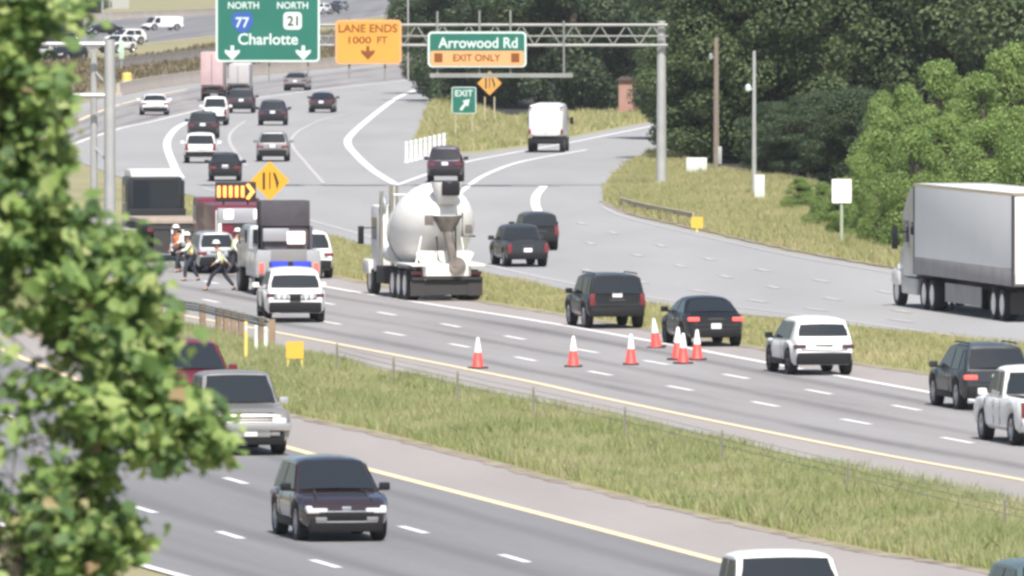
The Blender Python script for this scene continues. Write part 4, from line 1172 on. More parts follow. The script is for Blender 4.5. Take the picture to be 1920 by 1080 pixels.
# guard rail and posts at the narrow end of the near median
M_wood = mat('rail_post_wood', (0.3, 0.22, 0.15), .9, noise=(2, (.2, .14, .1), .2))
t = thing('guardrail', 'steel guardrail on brown wooden posts at the left end of the grass median', 'guardrail', P(430, 625))
o_ = t.location
pts = [P(x, y) - o_ for x, y in ((300, 606), (340, 612), (380, 618), (410, 626), (424, 629), (438, 632), (452, 636), (490, 645), (510, 650))]
for p in pts: MB().box((p.x, p.y, .42), (.2, .22, .84)).build('post', M_wood, t)
rl = MB()
for z, dz in ((.62, .09), (.72, .05), (.82, .09)):
    for a_, b_ in zip(pts, pts[1:]):
        rl.tube([(a_.x - .12, a_.y - .1, z), (b_.x - .12, b_.y - .1, z)], dz * .55, 6)
rl.build('rail', M_truss, t)
def delineator(nm, lab, px, py, h, rad, m, grp=None):
    t = thing(nm, lab, 'marker post', P(px, py), 0, grp)
    MB().lathe([(rad * 1.3, 0), (rad * 1.3, .08), (rad, .1), (rad, h - .03), (rad * .6, h)], 12).build('post', m, t)
    MB().lathe([(rad * 1.06, h * .78), (rad * 1.06, h * .92)], 12).build('reflector_band', M_sgnw, t)
    return t
M_ypost = mat('yellow_post', (0.75, 0.6, 0.16), .6)
M_wpost = mat('white_post', (0.7, 0.71, 0.68), .6)
delineator('yellow_delineator', 'tall thin yellow marker post in the median grass', 461, 683, 1.25, .055, M_ypost)
delineator('white_delineator', 'short white marker post just right of the tall yellow post', 480, 668, .92, .06, M_wpost)
delineator('white_delineator', 'short white marker post nearest the yellow board in the median', 498, 664, .82, .065, M_wpost)
t = thing('yellow_board', 'small yellow board on two yellow legs in the median grass', 'marker', P(553, 704))
s_ = sc(704)
MB().prism(rrect(0, (704 - 656) / s_, 33 / s_, 32 / s_, .03), -.05, -.02).build('panel', mat('board_yellow', (.68, .42, .06), .5), t)
for x in (-.2, .2): MB().tube([(x, 0, 0), (x, 0, .8)], .035, 6).build('leg', M_ypost, t)
t = thing('yellow_marker', 'small yellow marker standing in the dry grass right of the ramp', 'marker', P(1307, 436))
MB().prism(rrect(0, .42, .5, .46, .05), -.06, -.02).build('panel', mat('board_yellow', (.68, .42, .06)), t)
MB().tube([(0, 0, 0), (0, 0, .5)], .05, 6).build('post', M_ypost, t)
t = thing('ramp_guardrail', 'low weathered guardrail in the dry grass inside the ramp curve', 'guardrail', P(1230, 402))
o_ = t.location
pts = [P(x, y) - o_ for x, y in ((1165, 392), (1190, 399), (1215, 405), (1245, 411), (1275, 417), (1300, 422))]
for p in pts: MB().box((p.x, p.y, .27), (.14, .16, .54)).build('post', M_wood, t)
rl = MB()
for z in (.36, .43, .5):
    for a_, b_ in zip(pts, pts[1:]): rl.tube([(a_.x, a_.y - .12, z), (b_.x, b_.y - .12, z)], .045, 6)
rl.build('rail', M_post, t)
# cable barrier in the near median
t = thing('cable_barrier', 'thin cable barrier with slim dark posts along the tall median grass', 'cable barrier', P(1100, 800))
o_ = t.location
M_cpost = mat('barrier_post', (.24, .225, .17), .8)
cp = [P(x, y) - o_ for x, y in ((632, 704), (682, 718), (738, 732), (796, 745), (858, 760), (925, 776), (1000, 792), (1085, 812), (1172, 832), (1262, 855), (1354, 879), (1462, 906), (1590, 938), (1720, 972), (1884, 1012), (2050, 1050))]
for p in cp[::2]: MB().box((p.x, p.y, .46), (.07, .05, .92)).build('post', M_cpost, t)
for z in (.55, .7, .84):
    cb = MB()
    for a_, b_ in zip(cp, cp[1:]): cb.tube([(a_.x, a_.y - .03, z), (b_.x, b_.y - .03, z)], .009, 5)
    cb.build('cable', M_galv, t)
# white posts in front of the gore island
d0 = None
for i in range(9):
    x, y = 762 + i * 8.8, 306 - i * 2.2
    lab = 'white flexible post in the dense row behind the mixer, by the painted gore'
    if d0 is None: d0 = d = delineator('gore_delineator', lab, x, y, 1.15, .11, M_wpost, 'white posts in a row at the gore')
    else:
        d = copy_tree(d0); d.location = P(x, y)
# poles at the forest edge
t = thing('wooden_pole', 'brown wooden utility pole in front of the dark trees', 'utility pole', P(1343, 328))
s_ = sc(328)
MB().tube([(0, 0, 0), (0, 0, 258 / s_)], [.17, .12], 10).build('shaft', mat('pole_wood', (.22, .19, .16), .9, noise=(1.5, (.2, .16, .12), .2)), t)
MB().box((.18, -.05, 1.0), (.2, .3, .9), .03).build('meter_box', M_alum, t)
MB().tube([(0, 0, 6.0), (-.28, 0, 6.0)], .03, 6).lathe([(.08, 5.9), (.1, 6.15), (.05, 6.2)], 10, Matrix.Translation((-.28, 0, 0))).build('insulator', M_alum, t)
t = thing('camera_pole', 'slim pale metal pole with a small round lamp, beside a white cabinet', 'pole', P(1414, 372))
s_ = sc(372)
MB().tube([(0, 0, 0), (0, 0, 277 / s_)], [.12, .08], 10).build('shaft', M_galv, t)
MB().tube([(0, 0, 5.1), (-.26, 0, 5.1)], .03, 6).lathe([(.02, 4.95), (.14, 5.05), (.14, 5.25), (.04, 5.34)], 12, Matrix.Translation((-.28, 0, 0))).build('lamp', M_sgnw, t)
t = thing('traffic_cabinet', 'narrow white equipment cabinet at the foot of the slim metal pole', 'cabinet', P(1424, 377))
MB().box((0, 0, .62), (.46, .42, 1.18), .03).box((0, 0, .05), (.54, .5, .1)).build('body', M_white_p, t)
MB().box((0, -.215, .65), (.38, .02, 1.0), .005).build('door', M_sgnw, t)
t = thing('utility_cabinet', 'wide white utility box in the grass left of the wooden pole', 'cabinet', P(1306, 330))
MB().box((0, 0, .48), (1.05, .7, .9), .04).box((0, 0, .04), (1.15, .8, .08)).build('body', mat('cabinet_pale', (.66, .68, .6), .6), t)
MB().box((-.26, -.36, .5), (.44, .02, .7), .005).build('door', M_sgnw, t); MB().box((.26, -.36, .5), (.44, .02, .7), .005).build('door', M_sgnw, t)
# brick building glimpsed between the trees
t = thing('brick_shed', 'small red brick building glimpsed between the trees beyond the ramp', 'building', P(1187, 219))
M_brick = mat('pale_red_brick', (.33, .18, .15), .9, noise=(1.2, (.38, .24, .2), .2))
MB().box((0, .9, 1.2), (1.9, 1.8, 2.4)).build('wall', M_brick, t)
MB().prism([(-1.1, 2.4), (1.1, 2.4), (.75, 2.65), (-.75, 2.65)], -.2, 2.0).build('roof', mat('dark_roof', (.09, .07, .065), .8), t)
MB().box((.45, -.02, 1.7), (.5, .04, .5)).build('window', M_glass, t)
# concrete barrier between the carriageways beyond the bend
def jersey(nm, lab, pts, h=.95, m=None, cat='barrier'):
    w_ = [P(x, y) for x, y in spline(pts, 4)]
    o_ = w_[0].copy()
    t = thing(nm, lab, cat, o_)
    pr = [(-.3, 0), (-.3, .1), (-.13, .35), (-.09, h), (.09, h), (.13, .35), (.3, .1), (.3, 0)]
    mb = MB(); n = len(pr)
    for i, p in enumerate(w_):
        d = (w_[min(i + 1, len(w_) - 1)] - w_[max(i - 1, 0)]).normalized()
        nn = Vector((-d.y, d.x, 0))
        for a_, z in pr: mb.v.append(tuple(p - o_ + nn * a_ + Vector((0, 0, z))))
    for i in range(len(w_) - 1):
        for k in range(n - 1): mb.f.append((i * n + k, i * n + k + 1, (i + 1) * n + k + 1, (i + 1) * n + k))
    mb.f.append(tuple(range(n))); mb.f.append(tuple((len(w_) - 1) * n + k for k in range(n))[::-1])
    mb.build('wall', m or M_conc, t)
    return t
M_conc = mat('barrier_concrete', (.44, .39, .34), .9, noise=(.3, (.36, .31, .27), .25))
M_concd = mat('barrier_concrete_stained', (.26, .24, .22), .9, noise=(.3, (.2, .185, .17), .25))
jersey('median_barrier', 'pale concrete barrier curving behind the far traffic under the overhead signs', [(222, 180), (285, 167), (370, 155), (480, 142), (600, 130), (700, 120), (800, 108)])
jersey('far_barrier', 'long grey concrete barrier along the far lanes at the top left', [(-60, 60), (100, 42), (200, 37), (300, 33), (400, 28), (520, 14)], .9, M_conc)
jersey('bank_barrier', 'stained low concrete wall on the brown bank between the carriageways', [(205, 132), (260, 124), (330, 116), (400, 108), (520, 96), (640, 84), (760, 72)], .9, M_concd)
t = thing('yellow_barrel', 'yellow crash barrel standing at the left end of the far concrete barrier', 'barrel', P(238, 160))
MB().lathe([(.36, 0), (.42, .05), (.42, .5), (.38, .52), (.38, .9), (.34, 1.0)], 16).build('body', mat('barrel_yellow', (.75, .52, .14), .6), t)
MB().lathe([(.425, .2), (.425, .35)], 16).build('band', M_sgnw, t)

# ------------------------------------------------------------------ people
def skin(name, joints, edges, m, parent, sub=2, root=0):
    me = bpy.data.meshes.new(name)
    me.from_pydata([j[:3] for j in joints], edges, [])
    o = link(name, me, parent)
    o.modifiers.new('skin', 'SKIN')
    sv = me.skin_vertices[0].data
    for i, j in enumerate(joints):
        r_ = j[3] if isinstance(j[3], tuple) else (j[3], j[3])
        sv[i].radius = r_; sv[i].use_root = i == root
    s2 = o.modifiers.new('smooth', 'SUBSURF'); s2.levels = s2.render_levels = sub
    me.materials.append(m)
    dg = bpy.context.evaluated_depsgraph_get()
    new = bpy.data.meshes.new_from_object(o.evaluated_get(dg))
    o.modifiers.clear(); o.data = new; new.name = name
    new.polygons.foreach_set('use_smooth', [True] * len(new.polygons))
    return o
M_skin = mat('skin', (.38, .22, .15), .6)
M_vest = mat('hi_vis_vest', (.80, .86, .34), .7, noise=(4, (.7, .78, .25), .2))
M_trous = mat('dark_trousers', (.03, .034, .045), .85)
M_shirt = mat('pale_sleeves', (.66, .66, .62), .8)
M_hair = mat('dark_hair', (.03, .022, .018), .8)
M_boot = mat('boots', (.02, .018, .017), .7)
M_hat = mat('hard_hat', (.8, .8, .78), .35)

def worker(lab, base, rz, pose, vest=None):
    t = thing('person', lab, 'person', base, R(rz))
    J = pose
    def leg_pts(s): return J['hip' + s], J['knee' + s], J['ank' + s], J['toe' + s]
    body = [(*J['pelvis'], (.15, .11)), (*J['waist'], (.135, .1)), (*J['chest'], (.18, .12)), (*J['neck'], .06), (*J['head0'], .085), (*J['head1'], .1), (*J['head2'], .075)]
    ed = [(0, 1), (1, 2), (2, 3), (3, 4), (4, 5), (5, 6)]
    hands = []
    for s in 'LR':
        sg = -1 if s == 'L' else 1
        i = len(body)
        body += [(*J['sh' + s], .07), (*J['elb' + s], .048), (*J['wri' + s], .034)]
        ed += [(2, i), (i, i + 1), (i + 1, i + 2)]
        wv, ev = Vector(J['wri' + s]), Vector(J['elb' + s])
        d = (wv - ev).normalized(); a_ = d.cross(Vector((sg, 0, .2))).normalized(); n_ = a_.cross(d)
        palm = wv + d * .07
        body.append((*palm, (.036, .02))); ed.append((i + 2, i + 3)); pi = i + 3
        for q, ln in ((-.03, .075), (-.01, .085), (.01, .08), (.03, .062)):
            k = len(body)
            body += [(*(palm + d * .035 + a_ * q), .0095), (*(palm + d * (.035 + ln * .55) + a_ * q * 1.1 - n_ * .012), .009), (*(palm + d * (.035 + ln * .85) + a_ * q * 1.1 - n_ * .038), .0075)]
            ed += [(pi, k), (k, k + 1), (k + 1, k + 2)]
        k = len(body)
        body += [(*(palm - d * .02 + a_ * .04), .011), (*(palm + d * .025 + a_ * .065 - n_ * .015), .0085)]
        ed += [(pi, k), (k, k + 1)]
        i = len(body)
        h, kn, an, to = leg_pts(s)
        body += [(*h, .095), (*kn, .06), (*an, .042), (*to, (.042, .03))]
        ed += [(0, i), (i, i + 1), (i + 1, i + 2), (i + 2, i + 3)]
    skin('body', body, ed, M_skin, t, 1)
    # face
    hc = Vector(J['head1']); f = Vector(J['face']).normalized(); rt = f.cross(Vector((0, 0, 1)))
    b_ = MB().lathe([(.0, -.02), (.018, -.01), (.02, .01), (.008, .03)], 8, Matrix.Translation(hc + f * .095))
    b_.build('nose', M_skin, t)
    ey = MB()
    for s in (-1, 1): ey.box(hc + f * .09 + rt * .035 * s + Vector((0, 0, .025)), (.02, .02, .012))
    ey.build('eyes', M_clad, t)
    MB().box(hc + f * .085 - Vector((0, 0, .05)), (.045, .03, .01)).build('mouth', M_tail, t)
    for s in (-1, 1): MB().box(hc + rt * .098 * s, (.025, .04, .06), .01).build('ear', M_skin, t)
    hb = MB().lathe([(.105, -.02), (.112, .03), (.1, .08), (.06, .115), (0, .122)], 16, Matrix.Translation(hc + Vector((0, 0, .03)) - f * .012))
    hb.build('hair', M_hair, t)
    ht = MB().lathe([(.165, .045), (.165, .055), (.128, .06), (.12, .12), (.075, .165), (0, .175)], 18, Matrix.Translation(hc + Vector((0, 0, .03))))
    ht.build('hard_hat', M_hat, t)
    tr_ = [(*J['pelvis'], (.17, .13))]; te = []
    for s in 'LR':
        h, kn, an, to = leg_pts(s); i = len(tr_)
        h2 = Vector(an).lerp(Vector(kn), .12)
        tr_ += [(*h, .112), (*kn, .082), (*h2, .066)]; te += [(0, i), (i, i + 1), (i + 1, i + 2)]
    skin('trousers', tr_, te, M_trous, t, 1)
    vs_ = [(*J['pelvis'], (.17, .13)), (*J['waist'], (.165, .125)), (*J['chest'], (.205, .145)), (*(Vector(J['chest']).lerp(Vector(J['neck']), .6)), (.1, .08))]
    v = skin('vest', vs_, [(0, 1), (1, 2), (2, 3)], vest or M_vest, t, 1)
    for s in 'LR':
        skin('sleeve', [(*J['sh' + s], .088), (*J['elb' + s], .064), (*(Vector(J['wri' + s]).lerp(Vector(J['elb' + s]), .12)), .05)], [(0, 1), (1, 2)], M_shirt, t, 1)
        skin('boot', [(*J['ank' + s], .058), (*(Vector(J['ank' + s]) - Vector((0, 0, .05))), .055), (*J['toe' + s], (.05, .04))], [(0, 1), (1, 2)], M_boot, t, 1)
    return t
# striding right to left, leaning forward
P1 = dict(pelvis=(0, 0, .93), waist=(-.03, 0, 1.08), chest=(-.08, 0, 1.33), neck=(-.12, 0, 1.47), head0=(-.14, 0, 1.53), head1=(-.16, 0, 1.60), head2=(-.16, 0, 1.68), face=(-1, -.3, -.1),
          shL=(-.10, -.20, 1.40), shR=(-.06, .20, 1.40), elbL=(-.26, -.26, 1.16), wriL=(-.48, -.2, 1.1), elbR=(.08, .28, 1.14), wriR=(-.04, .3, .92),
          hipL=(0, -.10, .88), hipR=(0, .10, .88), kneeL=(-.24, -.1, .52), ankL=(-.26, -.1, .10), toeL=(-.42, -.12, .045), kneeR=(.1, .1, .48), ankR=(.34, .1, .12), toeR=(.22, .1, .045))
P2 = dict(P1, kneeL=(-.32, -.1, .56), ankL=(-.5, -.1, .10), toeL=(-.66, -.12, .045), kneeR=(.2, .1, .5), ankR=(.5, .1, .14), toeR=(.38, .1, .045),
          elbL=(-.05, -.3, 1.12), wriL=(-.25, -.34, .98), elbR=(.1, .26, 1.15), wriR=(.28, .3, .98))
worker('worker in a pale hi-vis vest walking left, just left of the widest stride', P(358, 528), 20, P1)
M_orv = mat('orange_vest', (.78, .2, .07), .7, noise=(4, (.6, .14, .05), .2))
worker('worker in an orange vest at the far left, nearest the flatbed', P(334, 512), 60, P1, M_orv)
worker('worker in a pale vest standing close to the red fire engine', P(438, 520), 200, P1)
worker('worker in a hi-vis vest with legs in a wide stride, right of the first worker', P(414, 546), 5, P2)

# ------------------------------------------------------------------ trees
def leaves(centers, normals, size, rng, droop=.0, aspect=.62):
    """kite-shaped leaves; returns vertices and quads"""
    n = len(centers)
    N_ = normals + rng.normal(0, .55, (n, 3)); N_ /= np.linalg.norm(N_, axis=1)[:, None]
    T = rng.normal(0, 1, (n, 3)); T[:, 2] -= droop
    T -= N_ * (T * N_).sum(1)[:, None]; T /= np.linalg.norm(T, axis=1)[:, None]
    B_ = np.cross(N_, T)
    s = (size * rng.uniform(.65, 1.3, n))[:, None]
    bend = N_ * s * rng.uniform(-.12, .2, (n, 1))
    V = np.stack([centers - T * s * .5, centers + B_ * s * aspect * .5 - T * s * .06 + bend, centers + T * s * .5, centers - B_ * s * aspect * .5 - T * s * .06 + bend], 1).reshape(-1, 3)
    Fq = np.arange(n * 4).reshape(-1, 4)
    return V, Fq
def crown_points(rng, lobes, n):
    """points spread through the outer part of a set of lobes (cx,cy,cz,rx,ry,rz)"""
    L_ = np.array(lobes); wgt = (L_[:, 3] * L_[:, 4] * L_[:, 5]) ** .667; idx = rng.choice(len(L_), n, p=wgt / wgt.sum())
    d = rng.normal(0, 1, (n, 3)); d /= np.linalg.norm(d, axis=1)[:, None]
    rr = rng.uniform(.62, 1.06, n) ** .8
    # clumped gaps
    d2 = d * rr[:, None]
    return L_[idx, :3] + d2 * L_[idx, 3:], d
def make_tree(name, h, wdt, m_leaf, m_trunk, seed, nleaf, lsize, low=.12, lobes_n=26, lab='', shape=1.0):
    rng = np.random.default_rng(seed)
    t = thing(name, lab, 'tree', (0, 0, 0))
    lob = []
    for i in range(lobes_n):
        f = rng.uniform(0, 1); z = h * (low + (1 - low) * (f ** .9)) - h * .04
        env = math.sin(math.pi * min(1, .16 + .80 * f)) ** .7 * wdt / 2 if shape == 1 else (1.02 - f) ** .5 * wdt / 2
        q = rng.uniform(0, 2 * math.pi); rad = env * rng.uniform(.35, .95)
        s = rng.uniform(.12, .24) * wdt * (1 if shape == 1 else 1.15 - .6 * f)
        lob.append((rad * math.cos(q), rad * math.sin(q), z, s, s, s * rng.uniform(.6, .9)))
    lob.append((0, 0, h * .9, wdt * .16, wdt * .16, h * .09))
    C_, D_ = crown_points(rng, lob, nleaf)
    C_[:, 2] = np.maximum(C_[:, 2], .15)
    V, Fq = leaves(C_, D_ + np.array([0, 0, .35]), lsize, rng, .6)
    tk = MB()
    top = Vector((rng.uniform(-.4, .4), rng.uniform(-.3, .3), h * .8))
    rt = h * .016 + .06
    ctr = [Vector((0, 0, -.1)), Vector((rng.uniform(-.2, .2), rng.uniform(-.2, .2), h * .3)), top * .6 + Vector((0, 0, h * .08)), top]
    tk.tube(ctr, [rt * 1.3, rt, rt * .7, rt * .25], 8)
    for L_ in lob[::2]:
        z = max(h * .15, L_[2] * .62)
        tk.tube([Vector((ctr[1].x * .5, ctr[1].y * .5, z)), Vector((L_[0] * .5, L_[1] * .5, (z + L_[2]) / 2)), Vector(L_[:3])], [rt * .45, rt * .3, rt * .1], 5)
    fast_mesh('crown', V, Fq, m_leaf, t)
    tk.build('trunk', m_trunk, t)
    return t
M_bark = mat('bark', (.09, .075, .06), .95, noise=(2, (.05, .042, .035), .2))
L_dark = leaf_mat('leaves_dark_forest', [(0, (.045, .074, .040)), (.5, (.07, .108, .054)), (.85, (.098, .142, .066)), (1, (.13, .175, .078))], .4)
L_mid = leaf_mat('leaves_mid_forest', [(0, (.065, .105, .046)), (.5, (.105, .155, .064)), (1, (.17, .22, .09))], .45)
L_bright = leaf_mat('leaves_bright_bush', [(0, (.15, .24, .07)), (.5, (.24, .35, .10)), (.85, (.33, .44, .14)), (1, (.43, .5, .2))], .5)
L_olive = leaf_mat('leaves_olive', [(0, (.06, .08, .035)), (.5, (.10, .125, .055)), (1, (.18, .19, .09))], .35)

protos = {}
def tree(name, lab, px, py, h, wd, kind, seed, group='trees at the forest edge'):
    key = (kind, seed % 3)
    if key not in protos:
        lm = {'dark': L_dark, 'mid': L_mid, 'bright': L_bright, 'olive': L_olive}[kind]
        if kind == 'bright': protos[key] = make_tree(name, 6.0, 5.0, lm, M_bark, 50 + seed % 3, 26000, .125, .02, 50, shape=2)
        else: protos[key] = make_tree(name, 15.0, 8.0, lm, M_bark, (10 if kind == 'dark' else 20 if kind == 'mid' else 30) + seed % 3, 32000, .25, .10, 46)
        protos[key]['h'] = 6.0 if kind == 'bright' else 15.0
        protos[key]['wd'] = 5.0 if kind == 'bright' else 8.0
        t = protos[key]
    else:
        t = copy_tree(protos[key])
    t.name = name
    p = P(px, py)
    t.location = p
    t.scale = (wd / protos[key]['wd'], wd / protos[key]['wd'], h / protos[key]['h'])
    t.rotation_euler = (0, 0, seed * 1.37)
    tag(t, lab, 'tree', group)
    return t
BACK = [(812, 176, 6.5, 6, 'olive'), (850, 190, 11, 8, 'dark'), (905, 196, 13, 9, 'dark'), (960, 200, 14, 9, 'dark'), (1015, 204, 15, 10, 'mid'), (1075, 206, 15, 9, 'dark'), (1130, 205, 14, 9, 'dark'), (1185, 196, 15, 10, 'mid'), (1232, 200, 15, 9, 'dark'),
        (830, 120, 14, 10, 'mid'), (900, 118, 15, 10, 'dark'), (985, 126, 15, 11, 'dark'), (1060, 130, 16, 11, 'mid'), (1140, 128, 16, 11, 'dark'), (1215, 130, 17, 11, 'dark'), (1300, 136, 17, 12, 'dark')]
NEARW = ['beside the exit sign', 'behind the catwalk', 'behind the white van', 'behind the gantry truss', 'over the brick building', 'behind the gantry column', 'behind the wooden pole', 'behind the slim pole', 'over the dark hollow']
for i, (x, y, h, wd, k) in enumerate(BACK):
    tree('forest_tree', '%s green forest tree %s, %s row' % ('dark' if k == 'dark' else 'mid' if k == 'mid' else 'olive', ['low beside the orange and exit signs', 'left of the small green exit sign', 'behind the small green exit sign', 'behind the yellow diamond', 'behind the right end of the catwalk', 'above the white box van', 'left of the brick building', 'rising over the brick building', 'behind the gantry column', 'above the exit sign left end', 'above the exit sign middle', 'above the exit sign right end', 'behind the truss middle', 'behind the truss right of the catwalk', 'behind the truss near the column', 'behind the truss end, right of the column'][i], 'front' if i < 9 else 'back'), x, y, h, wd, k, i)
MID = [(1292, 306, 9, 6.5, 'mid'), (1268, 262, 12, 7, 'dark'), (1335, 300, 15, 8, 'dark'), (1392, 306, 14, 8, 'mid'), (1448, 306, 15, 9, 'mid'), (1505, 290, 16, 9, 'dark'), (1560, 300, 15, 8.5, 'mid'), (1620, 290, 16, 9, 'dark'), (1690, 300, 17, 9, 'mid'), (1760, 300, 17, 9, 'dark'), (1830, 310, 18, 9, 'mid'), (1905, 310, 18, 10, 'dark'), (1985, 320, 18, 10, 'mid'),
       (1360, 220, 18, 11, 'dark'), (1450, 220, 19, 11, 'dark'), (1540, 222, 19, 11, 'mid'), (1630, 220, 20, 11, 'dark'), (1730, 225, 20, 12, 'dark'), (1830, 225, 20, 12, 'dark'), (1940, 230, 20, 12, 'dark')]
MW = ['by the wide utility box', 'right of the gantry column', 'behind the wooden pole', 'between the two poles', 'just right of the slim pole', 'over the dark hollow', 'behind the white road sign', 'right of the white road sign', 'above the bright bushes', 'above the trailer front', 'above the trailer middle', 'at the right edge', 'past the right edge', 'high behind the wooden pole', 'high behind the slim pole', 'high over the dark hollow', 'high over the white sign', 'high above the trailer front', 'high above the trailer middle', 'high in the top right corner']
for i, (x, y, h, wd, k) in enumerate(MID):
    tree('forest_tree', '%s green tall forest tree %s' % (k, MW[i]), x, y, h, wd, k, i + 3)
for i, (x, y, h, wd, ww) in enumerate([(1455, 327, 3.6, 4.2, 'right of the white cabinet'), (1505, 336, 4.2, 4.6, 'in the dark hollow'), (1555, 348, 4.6, 4.6, 'left above the white road sign'), (1600, 372, 5.0, 4.4, 'right above the white road sign')]):
    tree('dark_shrub', 'low dark shrub %s, under the tall trees' % ww, x, y, h, wd, 'dark', i + 2, 'dark shrubs under the trees')
BUSH = [(1500, 400, 1.6, 2.6), (1545, 432, 2.0, 2.4), (1644, 462, 3.3, 2.4), (1660, 460, 4.8, 2.6), (1712, 468, 4.2, 3.0), (1604, 436, 3.2, 2.4), (1775, 460, 4.6, 3.4), (1845, 466, 4.4, 3.4), (1905, 472, 5.0, 3.6), (1700, 420, 5.2, 3.0), (1965, 478, 5.6, 4.0), (1838, 410, 5.6, 3.6), (1575, 446, 2.4, 2.4), (1650, 420, 4.9, 2.4), (1765, 405, 6.0, 3.4), (1895, 405, 6.6, 4.0)]
BW = ['small, at the foot of the dark hollow', 'small, just left of the white road sign', 'right beside the white sign post', 'tall, in front of the tractor cab', 'behind the roof of the trailer front', 'behind the white road sign', 'behind the trailer, its middle left', 'behind the trailer middle', 'behind the trailer at the right edge', 'rising above the others left of the trailer', 'past the right edge of the trailer', 'rising highest over the trailer', 'low, at the left of the white sign post', 'tall, between the white sign and the trailer', 'behind the trailer front, second highest', 'behind the trailer rear, very tall']
for i, (x, y, h, wd) in enumerate(BUSH):
    tree('bright_bush', 'bright yellow green bush %s' % BW[i], x, y, h * (1.14 if h > 4 else 1), wd * (1.3 if x > 1645 else .8), 'bright', i, 'bright bushes on the slope')
LEFT = [(20, 30, 5, 7, 'olive', 'in the top left corner'), (90, 33, 5, 7, 'olive', 'left of the navy truck'), (160, 35, 4.5, 6, 'mid', 'right of the navy truck'), (-40, 60, 5, 7, 'mid', 'past the left edge'), (60, 92, 2.8, 5, 'olive', 'low under the navy truck')]
for i, (x, y, h, wd, k, ww) in enumerate(LEFT):
    tree('far_tree', 'far olive tree %s' % ww, x, y, h, wd, k, i + 1, 'far trees at the upper left')

# ---- the leafy tree close to the camera on the left
rng = np.random.default_rng(5)
YT = 96.0
base = Vector((-960 / F * YT - 1.4, YT, 0))
root = thing('foreground_tree', 'leafy young tree close to the camera filling the left edge', 'tree', base)
def W(px, py, dy=0.0):
    """photo pixel at the tree's distance"""
    u, v = (px - 960) / F, -(py - 540) / F
    c, s = math.cos(PHI), math.sin(PHI)
    d = np.array([u, c + v * s, -s + v * c]); k = (YT + dy) / d[1]
    return np.array([0, 0, HC]) + d * k - np.array(base)
EDGE = [(-700, -300), (-500, -150), (-300, -60), (-80, 60), (0, 92), (40, 95), (66, 66), (90, 62), (125, 75), (150, 118), (180, 135), (215, 150), (260, 140), (300, 150), (350, 118), (385, 145), (425, 205), (455, 275), (500, 300), (550, 298), (600, 325), (640, 350), (680, 335), (720, 310), (760, 378), (790, 430), (830, 420), (862, 400), (880, 190), (910, 215), (945, 225), (968, 190), (995, 265), (1015, 275), (1035, 225), (1080, 235), (1200, 200), (1400, 100), (1600, -100), (1750, -350)]
ex = lambda y: float(np.interp(y, [e[0] for e in EDGE], [e[1] for e in EDGE]))
tips = []
def ok(x, y): return x < ex(y) - 12
# twigs: each ends in a spray of leaves
while len(tips) < 1050:
    y = rng.uniform(-650, 1700); e = ex(y)
    x = e - 18 - abs(rng.normal(0, 1)) * (150 if rng.random() < .6 else 420)
    if 60 < y < 150 and 90 < x and rng.random() < .75: continue
    if 230 < y < 345 and x > 95 and rng.random() < .6: continue
    inside = -60 < x and -40 < y < 1120
    if not inside and rng.random() < .55: continue
    dep = rng.normal(0, .55) * min(1.0, .25 + (e - x) / 300)
    tips.append((x, y, dep))
for k in range(26): tips.append((300 + k * 4.2 + rng.normal(0, 8), 742 + k * 3.4 + rng.normal(0, 13), rng.normal(0, .1)))   # the branch over the silver pickup
for k in range(16): tips.append((150 + k * 7.5, 1000 + rng.normal(0, 12) + (k - 8) ** 2 * .25, rng.normal(0, .15)))
for k in range(8): tips.append((60 + k * 14, 20 + rng.normal(0, 18), rng.normal(0, .2)))
Cs, Ns, Ks = [], [], []
tk = MB()
axis = [Vector((0, 0, -.1)), Vector((.15, .1, 3.5)), Vector((.05, 0, 6.5)), Vector((.25, -.1, 9.5)), Vector((.2, .1, 12.5)), Vector((.3, 0, 15))]
tk.tube(axis, [.2, .17, .15, .11, .07, .025], 10)
limbs = []
for i, (x, y, dep) in enumerate(tips):
    p = W(x, y, dep)
    n = int(rng.integers(9, 17))
    pv = Vector(p)
    if i % 40 == 0:                                # a limb from the trunk
        zt_ = max(2.5, p[2] - .45 * abs(p[0]) - .6)
        b0 = Vector((np.interp(zt_, [0, 3.5, 6.5, 9.5, 12.5, 15], [a.x for a in axis]), 0, zt_))
        e0 = b0.lerp(pv, .8); m0 = b0.lerp(e0, .5) + Vector((0, .1, .15))
        tk.tube([b0, m0, e0], [.03, .016, .007], 6)
        limbs += [b0.lerp(m0, .5), m0, m0.lerp(e0, .5), e0]
    elif i % 3 == 0 and limbs:                     # a twig off the nearest limb
        b0 = min(limbs, key=lambda q: (q - pv).length)
        if (b0 - pv).length < 1.4: tk.tube([b0, b0.lerp(pv, .5) + Vector((0, 0, .04)), pv], [.007, .005, .0025], 4)
    off = rng.normal(0, .075, (n, 3)); off[:, 0] *= 1.15
    c = p + off
    Cs.append(c)
    nn = rng.normal(0, .55, (n, 3)) + np.array([.1, -.55, .75])
    Ns.append(nn / np.linalg.norm(nn, axis=1)[:, None])
Cs, Ns = np.concatenate(Cs), np.concatenate(Ns)
# keep the sprays inside the outline
n = len(Cs)
T = rng.normal(0, .8, (n, 3)) + np.array([.35, 0, -.75]); T -= Ns * (T * Ns).sum(1)[:, None]; T /= np.linalg.norm(T, axis=1)[:, None]
Bv = np.cross(Ns, T)
s = (rng.uniform(.06, .13, n) * rng.choice([1, 1, 1.6], n))[:, None]
